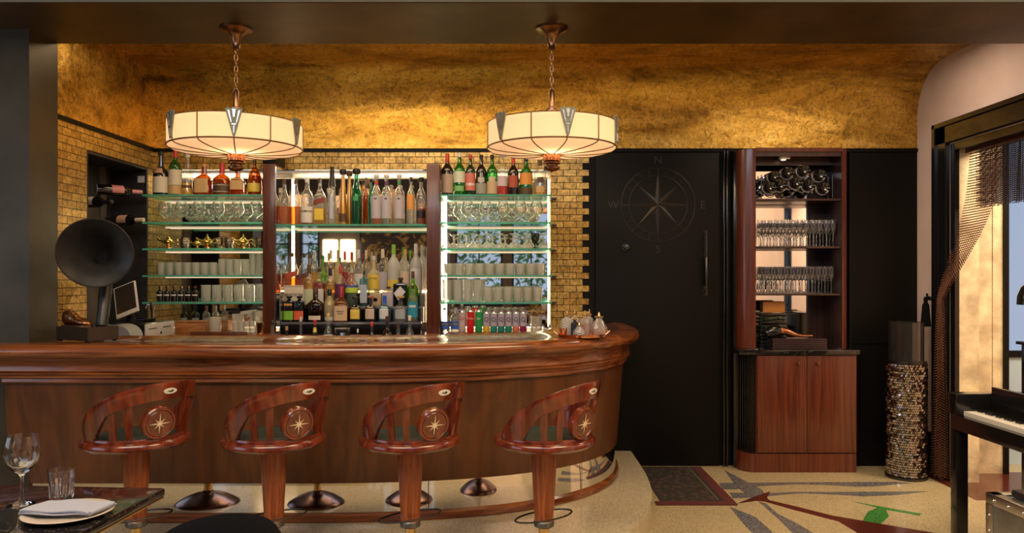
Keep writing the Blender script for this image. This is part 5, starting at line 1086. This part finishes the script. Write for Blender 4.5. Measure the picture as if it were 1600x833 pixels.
for i, (a_, c_) in enumerate(((LX0+.006, (LX0+LX1)/2-.002), ((LX0+LX1)/2+.002, LX1-.006))):
    d = obj('cupboard_door', bx(a_, c_, FY-.018, FY, .15, .875, bev=.003), M['cabw'], cab)
    kx = c_-.07 if i == 0 else a_+.07; b = lathe(bmesh.new(), [(.006, 0), (.006, .012), (.013, .018), (.011, .028), (.001, .030)], 16)
    bmesh.ops.transform(b, matrix=Matrix.Translation((kx, FY-.018, .82)) @ Matrix.Rotation(pi/2, 4, 'X'), verts=b.verts); obj('knob', b, M['bronze'], d)
b = bmesh.new(); poly = [(LX1-.005, FY-.012), (LX1-.005, YB-.004), (X0, YB-.004), (X0, FY+.12)]+[(LX0-(LX0-X0)*cos(a), FY+.12-.132*sin(a)) for a in [radians(k) for k in (15, 30, 45, 60, 75, 90)]]
prism(b, poly, .001, .139); obj('cabinet_base', b, M['cabw'], cab, 30)
b = bmesh.new(); bc = bx(-.045, .045, -.03, .03, -.05, 0, bev=.004); bc.free(); cl = thing('cabinet_light', 'small chrome spotlight under the cabinet top', 'lamp', (px(1224, FY+.1), FY+.10, 2.398))
obj('housing', bx(-.045, .045, -.03, .03, -.035, 0, bev=.006), M['steel'], cl); obj('lens', lathe(bmesh.new(), [(.02, -.036), (.016, -.040), (.001, -.041)], 16), M['sconce'], cl); b.free()
# wine rack with bottle ends
RY = FY+.02
rk = thing('wine_rack', 'white wire wine rack on the top shelf of the cabinet', 'rack', (0, 0, 0)); b = bmesh.new()
ends = [(1212, 275), (1233, 269), (1258, 266), (1283, 273), (1205, 292), (1222, 289), (1246, 285), (1266, 289), (1289, 293)]
rr_ = 9.6*RY/F
for x, y in ends:
    c0 = (px(x, RY), pz(y, RY)); b = bmesh.new()
    for yy in (RY+.05,): tube(b, [(c0[0]+(rr_+.004)*cos(a), yy, c0[1]+(rr_+.004)*sin(a)) for a in [radians(k) for k in range(165, 376, 15)]], .0035, 6)
    obj('rack_wire', b, M['white'], rk)
b = bmesh.new()
for x in (1193, 1305):
    for yy in (RY+.05, RY+.13): tube(b, [(px(x, RY), yy, CZ[0]), (px(x, RY), yy, pz(272, RY))], .004, 8)
obj('rack_post', b, M['darksteel'], rk)
for i, (x, y) in enumerate(ends):
    lab = 'dark wine bottle end on, %s from left in the %s row of the wire rack' % ((ORD[i], 'upper') if i < 4 else (ORD[i-4], 'lower'))
    t = thing('wine_bottle', lab, 'bottle', (px(x, RY), RY, pz(y, RY)), 0, 'wine bottles in the cabinet rack'); m_ = Matrix.Rotation(-pi/2, 4, 'X')
    b = lathe(bmesh.new(), [(.001, .018), (.025, .012), (.034, .002), (.0385, .0), (.041, .006), (.041, .17), (.034, .20), (.016, .225), (.015, .29)], 28, cap0=False); bmesh.ops.transform(b, matrix=m_, verts=b.verts); obj('glass_body', b, M['winedark'], t)
    b = lathe(bmesh.new(), [(.0415, .05), (.0415, .14)], 28, cap0=False, cap1=False); bmesh.ops.transform(b, matrix=m_, verts=b.verts); obj('paper_label', b, cm((.35, .22, .2)), t)
# wine glasses on two cabinet shelves
for k, (z, nm) in enumerate(((CZ[1], 'upper'), (CZ[2], 'lower'))):
    for r_, (Yr, x0, n) in enumerate(((FY+.06, 1188, 12), (FY+.14, 1193, 11), (FY+.22, 1189, 11))):
        items = [(x0+i*(10.3 if k == 0 else 10.05)+0, Yr) for i in range(n)]
        row('wine_glass', 'glass', lambda: m_wine(.98), M['stem'], items, z, 'clear stemmed glass, {} from left in the %s row of the %s cabinet shelf' % (['front', 'middle', 'back'][r_], nm), 'stemmed glasses on the %s cabinet shelf' % nm)
# things at the bottom of the cabinet
t = thing('menu_stack', 'stack of dark red folders on the cabinet counter', 'books', (px(1245, FY+.06), FY+.09, .9225)); 
for i in range(5): obj('folder', bx(-.205+.004*(i % 2), .205, -.09, .05, .0005+i*.016, .0155+i*.016, bev=.002), cm((.035, .015, .018), .35), t)
t = thing('copper_horn', 'curved copper horn ornament lying on the dark folders', 'ornament', (px(1222, FY), FY+.07, 1.004))
b = bmesh.new(); tube(b, bezier([(-.0, 0, .05), (.06, 0, .075), (.10, -.01, .01), (.16, -.02, .01), (.245, -.03, .018)], 16), [.034-.0017*i for i in range(17)], 14); obj('horn_tip', b, M['copper'], t)
b = bmesh.new(); tube(b, [(-.10, 0, .03), (-.06, 0, .046), (-.02, 0, .052), (.01, 0, .054)], [.036, .05, .046, .036], 18); obj('horn_bell', b, M['blackg'], t)
t = thing('orange_box', 'orange wooden box on top of the stacked trays in the cabinet', 'box', (px(1208, FY+.2), FY+.22, 1.19)); obj('box_body', bx(-.085, .085, -.04, .04, .001, .075, bev=.003), cm((.70, .28, .06)), t); obj('lid', bx(-.087, .087, -.042, .042, .0755, .085, bev=.002), cm((.62, .24, .05)), t)
t = thing('tray_stack', 'stack of dark glass trays at the left of the cabinet counter', 'trays', (px(1205, FY+.2), FY+.22, .9225))
for i in range(9): obj('tray', bx(-.105+.003*(i % 3), .11-.004*(i % 2), -.075, .10, .001+i*.0295, .026+i*.0295, bev=.008), GT['dgreen'] if i % 2 else M['blackg'], t)
# ================================================================== rug
def rugmat():
    m, nt, N, L, b = NT('rug_wool'); tc = N.new('ShaderNodeTexCoord')
    v = N.new('ShaderNodeTexVoronoi'); v.inputs['Scale'].default_value = 22; L.new(tc.outputs['Object'], v.inputs['Vector'])
    n = N.new('ShaderNodeTexNoise'); n.inputs['Scale'].default_value = 60; L.new(tc.outputs['Object'], n.inputs['Vector'])
    r = N.new('ShaderNodeValToRGB'); e_ = r.color_ramp.elements; e_[0].color = (.055, .050, .032, 1); e_[0].position = .1; e_[1].color = (.020, .017, .012, 1); e_[1].position = .5; q = e_.new(.3); q.color = (.07, .03, .02, 1)
    L.new(v.outputs['Distance'], r.inputs[0]); L.new(r.outputs[0], b.inputs['Base Color']); b.inputs['Roughness'].default_value = .95
    bp = N.new('ShaderNodeBump'); bp.inputs['Strength'].default_value = .6; L.new(n.outputs['Fac'], bp.inputs['Height']); L.new(bp.outputs[0], b.inputs['Normal']); return m
t = thing('persian_rug', 'dark patterned rug with deep red border in front of the black door', 'rug', (0, 0, 0))
rx1 = 1.45; ry0, ry1 = 4.93, 5.90
obj('rug_field', bx(.97, rx1-.07, ry0+.07, ry1, .001, .009), rugmat(), t)
b = bmesh.new(); box(b, .93, rx1, ry0, ry0+.07, .001, .010, bev=.003); box(b, rx1-.07, rx1, ry0+.0705, ry1, .001, .010, bev=.003); obj('rug_border', b, cm((.09, .014, .012), .95), t)
obj('border_stripe', bx(rx1-.105, rx1-.095, ry0+.10, ry1, .0091, .0105), cm((.11, .09, .06), .95), t)
# ================================================================== sequinned floor vase
vx, vy = px(1416, 5.63), 5.63
t = thing('sequin_cylinder', 'tall silver sequinned cylinder standing by the right wall', 'floor vase', (vx, vy, 0))
obj('drum', lathe(bmesh.new(), [(.128, .02), (.132, .845), (.124, .846), (.120, .02)], 48), M['darkcyl'], t)
obj('foot_rim', lathe(bmesh.new(), [(.136, 0), (.142, .004), (.142, .018), (.132, .022)], 48), M['darksteel'], t)
obj('top_rim', lathe(bmesh.new(), [(.132, .840), (.137, .842), (.137, .852), (.130, .854)], 48), M['darksteel'], t)
b = bmesh.new(); rnd = random.Random(5)
for iz in range(46):
    for ia in range(60):
        a = 2*pi*(ia+.5*(iz % 2))/60; 
        if sin(a) > .35: continue
        z = .035+iz*.0176; d = Vector((cos(a), sin(a), 0)); tn = Vector((-sin(a), cos(a), 0)); up = Vector((0, 0, 1))
        u = (tn+up*.6+d*rnd.uniform(-.5, .5)).normalized(); v_ = (up-tn*.4+d*rnd.uniform(-.2, .6)).normalized(); c0 = d*.1375+up*z
        b.faces.new([b.verts.new(c0+u*p*.0085+v_*q*.007) for p, q in ((-1, -1), (1, -1), (1, 1), (-1, 1))])
sq_ = obj('sequins', b, M['sequin'], t, 0); sq_['kind'] = 'stuff'
obj('glass_cylinder', lathe(bmesh.new(), [(.118, .855), (.118, 1.137), (.114, 1.137), (.114, .86)], 48, cap0=False, cap1=False), glass('smoke_glass', (.60, .56, .52), refl=.8, milk=.03), t)
# ================================================================== doorway: bead curtains
def beads(b2, pts, r=.0055, step=.0135):
    acc = 0
    for p, q in zip(pts, pts[1:]):
        p = Vector(p); q = Vector(q); L_ = (q-p).length; d = (q-p)/L_; s = step-acc if acc else 0
        while s <= L_:
            c = p+d*s; vs = [b2.verts.new(c+Vector(k)*r) for k in ((1, 0, 0), (0, 1, 0), (-1, 0, 0), (0, -1, 0), (0, 0, 1), (0, 0, -1))]
            for f in ((0, 1, 4), (1, 2, 4), (2, 3, 4), (3, 0, 4), (1, 0, 5), (2, 1, 5), (3, 2, 5), (0, 3, 5)): b2.faces.new([vs[i] for i in f])
            s += step
        acc = (acc+L_) % step
XC = XR+.09
b = bmesh.new()
for L2_ in range(3):
    for i in range(80):
        y = 5.36-i*.0135-L2_*.0045; zt_ = 2.345; zb_ = 1.955+.012*sin(i*.9)
        beads(b, [(XC+.022*L2_+.006*sin(i*.7), y, zt_), (XC+.022*L2_+.006*sin(i*.7+1), y, zb_)])
vb = obj('bead_valance', b, M['beadd'], None, 0); tag(vb, 'fringe of brown bead strands across the top of the doorway', 'bead curtain', kind='stuff')
b = bmesh.new()
for i in range(32):
    u = i/31; y0 = 5.40-.36*u; k = (i % 6)/5
    top_ = Vector((XC-.02, y0, 2.35)); tie = Vector((XR-.075+.012*(i % 3), 5.56-.06*u, 1.30)); low_ = Vector((XR-.10+.015*((i*7) % 4), 5.60-.16*u, .03))
    P_ = bezier([top_, top_+Vector((0, -.02*u, -.5)), tie+Vector((.05, -.12*u, .28)), tie], 14)+[tie+(low_-tie)*.12+Vector((0, .0, 0)), low_]
    beads(b, P_, .0058, .019)
cb = obj('bead_curtain', b, M['bead'], None, 0); tag(cb, 'long brown bead curtain gathered and tied to the left of the doorway', 'bead curtain', kind='stuff')
b = bmesh.new(); beads(b, [(XC+.05, 5.26, 2.35), (XC+.05, 5.26, .65)], .006, .013)
tag(obj('bead_strand', b, M['bead'], None, 0), 'single loose bead strand hanging before the gold leaf panel', 'bead strand', kind='stuff')
t = thing('curtain_rod', 'brown wooden rail carrying the bead strands in the doorway', 'rail', (0, 0, 0)); obj('rail', bx(XC-.02, XC+.04, 3.61, 5.46, 2.345, 2.369, bev=.003), M['post'], t)
t = thing('curtain_tieback', 'black tieback hook with tassel beside the doorway', 'tieback', (XR-.04, 5.67, 1.30))
b = bmesh.new(); tube(b, [(0, 0, .0), (-.03, 0, .0), (-.045, 0, .02), (-.045, 0, .045)], .008, 8); obj('hook', b, M['blackg'], t)
obj('cord', tube(bmesh.new(), [(-.04, 0, .02), (.02, -.07, -.01), (.06, -.17, -.015), (.12, -.17, 0), (.12, -.08, .0)], .007, 8), M['fabric'], t)
obj('tassel', lathe(bmesh.new(), [(.008, .02), (.016, .0), (.012, -.02), (.022, -.04), (.034, -.20), (.001, -.20)], 20, (-.045, .02, 0), rib=.06, nrib=10), M['fabric'], t)
# ================================================================== piano, lamp, trunk
pn = thing('upright_piano', 'black upright piano with open keyboard against the right wall', 'piano', (0, 0, 0))
PX = 2.50; 
obj('case_back', bx(2.93, 3.095, 2.6, 4.42, .0, 1.08, bev=.006), M['blackg'], pn)
obj('key_bed', bx(2.52, 2.93, 2.6, 4.42, .60, .685, bev=.006), M['blackg'], pn)
obj('cheek', bx(2.505, 2.93, 4.34, 4.42, .685, .81, bev=.01), M['blackg'], pn)
b = bx(2.55, 2.70, 2.7, 4.335, .686, .712); obj('white_keys', b, M['ivory'], pn)
b = bmesh.new()
for i in range(70):
    if i % 7 not in (2, 6): box(b, 2.61, 2.70, 4.30-i*.0233, 4.311-i*.0233, .7125, .726, bev=.001)
obj('black_keys', b, M['blackg'], pn)['kind'] = 'stuff'
obj('fallboard', bx(2.705, 2.73, 2.7, 4.335, .69, .85, bev=.005), M['blackg'], pn)
obj('leg', bx(2.52, 2.585, 4.35, 4.415, .0, .599, bev=.006), M['blackg'], pn)
obj('music_desk', bx(2.86, 2.885, 3.2, 4.2, .86, .96, bev=.004), M['blackg'], pn)
obj('top_lid', bx(2.91, 3.11, 2.58, 4.44, 1.081, 1.10, bev=.005), M['blackg'], pn)
t = thing('dome_lamp', 'black dome lamp with copper inside standing on the piano', 'lamp', (px(1602, 3.95)+.03, 3.95, 1.101)); DS = F/3.95
t.location = (2.70+.25, 3.98, 1.101)
zt_ = pz(435, 3.98)-1.101; zb_ = pz(480, 3.98)-1.101
zc = .20; 
obj('base', lathe(bmesh.new(), [(.07, 0), (.07, .01), (.012, .016)], 24, (.05, 0, 0)), M['blackg'], t)
obj('stem', tube(bmesh.new(), [(.05, 0, .01), (.05, 0, .40), (-.03, 0, .46)], .006, 8), M['blackg'], t)
b = lathe(bmesh.new(), [(.115, .225), (.112, .27), (.095, .315), (.06, .35), (.012, .365), (.012, .36), (.055, .343), (.09, .308), (.106, .265), (.109, .225)], 32, (-.20, 0, 0), cap0=False, cap1=False)
sh = obj('lamp_shade', b, M['blackg'], t); obj('shade_lining', lathe(bmesh.new(), [(.107, .228), (.104, .265), (.088, .305), (.05, .338), (.001, .352)], 32, (-.20, 0, 0), cap0=False), M['copper'], t)
obj('arm', tube(bmesh.new(), [(-.03, 0, .46), (-.20, 0, .43), (-.20, 0, .362)], .006, 8), M['blackg'], t)
t = thing('metal_trunk', 'riveted grey metal trunk used as a piano seat', 'trunk', (0, 0, 0))
cxy = gp(1543, 768, .50); Rm = Matrix.Translation((cxy[0], cxy[1], 0)) @ Matrix.Rotation(radians(4), 4, 'Z')
obj('trunk_body', bx(0, .62, -.75, 0, .0, .49, bev=.008, mtx=Rm), M['trunk'], t)
b = bmesh.new()
for (a0, a1, c0, c1, z0, z1) in ((-.006, .05, -.756, .006, .45, .497), (-.006, .626, -.05, .006, .45, .497), (-.006, .04, -.04, .006, 0, .45), (-.006, .04, -.756, -.72, 0, .45), (-.006, .02, -.72, -.04, .0, .045)):
    box(b, a0, a1, c0, c1, z0, z1, bev=.004, mtx=Rm)
obj('edge_band', b, M['steel'], t)
b = bmesh.new()
for k in range(8): bmesh.ops.create_uvsphere(b, u_segments=8, v_segments=6, radius=.006, matrix=Rm @ Matrix.Translation((-.008, -.05-.09*k, .472)))
for k in range(6): bmesh.ops.create_uvsphere(b, u_segments=8, v_segments=6, radius=.006, matrix=Rm @ Matrix.Translation((-.007, -.02, .40-.07*k)))
obj('rivets', b, M['steel'], t)
obj('leather_pad', bx(.06, .60, -.70, -.06, .491, .53, bev=.02, mtx=Rm), M['leather'], t)
# ================================================================== foreground table
TA = Matrix.Translation((-1.19, 2.64, 0)) @ Matrix.Rotation(radians(-4), 4, 'Z')
tb = thing('dining_table', 'black granite dining table with brass edged rim in the left foreground', 'table', (0, 0, 0))
obj('table_top', bx(-.95, 0, -.95, 0, .722, .75, bev=.010, mtx=TA), M['granite'], tb)
obj('brass_edge', (lambda b: (box(b, -.945, -.004, -.945, -.004, .714, .7215, bev=.002, mtx=TA), b)[-1])(bmesh.new()), M['brass'], tb)
b = lathe(bmesh.new(), [(.26, .0), (.26, .012), (.05, .03), (.04, .06), (.04, .70), (.12, .712)], 32); bmesh.ops.transform(b, matrix=TA @ Matrix.Translation((-.475, -.475, 0)), verts=b.verts); obj('pedestal', b, M['darksteel'], tb)
def on_table(x, y): X, Y = gp(x, y, .75); return (X, Y, .7502)
o = obj('wine_glass', lathe(bmesh.new(), [(.040, 0), (.041, .002), (.020, .007), (.006, .014), (.0042, .03), (.0042, .085), (.010, .097), (.030, .112), (.047, .135), (.053, .160), (.050, .192), (.043, .220), (.0415, .220), (.0485, .192), (.0515, .165), (.045, .138), (.028, .114), (.001, .100)], 40), M['tableglass'])
o.location = on_table(34, 788); tag(o, 'empty wine glass standing on the black dining table', 'glass')
t = thing('water_glass', 'ribbed water tumbler on the black dining table', 'glass', on_table(96, 779))
obj('tumbler', lathe(bmesh.new(), [(.032, 0), (.034, .004), (.0355, .055), (.038, .058), (.041, .096), (.0385, .096), (.036, .062), (.033, .055), (.031, .012), (.001, .010)], 40), M['tableglass'], t)
b = bmesh.new()
for k in range(20): a = 2*pi*k/20; tube(b, [(.0335*cos(a), .0335*sin(a), .006), (.0355*cos(a), .0355*sin(a), .05)], .0018, 6)
obj('ribs', b, M['tableglass'], t)
pl_ = on_table(107, 806); t = thing('side_plate', 'round beige side plate under a folded napkin', 'plate', pl_)
obj('plate_dish', lathe(bmesh.new(), [(.07, 0), (.085, .003), (.122, .013), (.126, .015), (.122, .017), (.084, .008), (.001, .006)], 48), M['china'], t)
t = thing('folded_napkin', 'folded grey cloth napkin lying on the side plate', 'napkin', (pl_[0], pl_[1], pl_[2]+.017), radians(-9))
def cloth(w_, d, z0, h, bend, ph):
    b2 = bmesh.new(); n = 14; rings = []
    for i in range(n+1):
        x = -w_+2*w_*i/n; ring = []
        for j in range(9):
            y = -d+2*d*j/8; ring.append((x, y+.010*sin(x*20+ph), z0+h+.003*sin(x*40+y*30+ph)))
        for j in range(8, -1, -1):
            y = -d+2*d*j/8; ring.append((x, y+.010*sin(x*20+ph), z0+.002*sin(x*40+y*30+ph)))
        rings.append(ring)
    return ring_surface(b2, rings)
obj('lower_fold', cloth(.112, .060, .003, .0035, 0, 0), M['napkin'], t, 60); obj('upper_fold', cloth(.108, .058, .0085, .0045, 0, .6), M['napkin'], t, 60)
obj('rolled_edge', tube(bmesh.new(), [(.108, -.056+.010*sin(.108*20), .009), (.112, 0, .010), (.108, .056, .009)], [.006, .008, .006], 12), M['napkin'], t, 60)
# chair back in the foreground
cx0, cy0 = px(352, 2.15), 2.15
t = thing('dining_chair', 'black upholstered round backed dining chair beside the black table', 'chair', (cx0-.015, cy0, 0), radians(24))
b = bmesh.new(); rings = []
for i in range(25):
    th = radians(-100+200*i/24); c = cos(th/2.0)
    H = .52+.295*max(0, cos(th*.9))**.55; x = .185*sin(th); y = .14-.155*cos(th)
    nx, ny = sin(th), -cos(th); ring = []
    for k in range(12):
        a = 2*pi*k/12; w_ = .026*cos(a); z = (H+.42)/2+((H-.42)/2)*sin(a)*(1 if abs(sin(a)) > .8 else 1.05)
        ring.append((x+nx*w_, y+ny*w_, z))
    rings.append(ring)
ring_surface(b, rings); obj('backrest', b, M['fabric'], t, 60)
obj('seat', lathe(bmesh.new(), [(.001, .40), (.20, .40), (.225, .42), (.225, .45), (.20, .47), (.001, .475)], 36, (0, .14, 0)), M['fabric'], t)
for sx, sy in ((-1, -1), (1, -1), (-1, 1), (1, 1)): obj('leg', tube(bmesh.new(), [(sx*.14, .14+sy*.14, .40), (sx*.17, .14+sy*.17, 0)], [.016, .010], 10), M['blackg'], t)
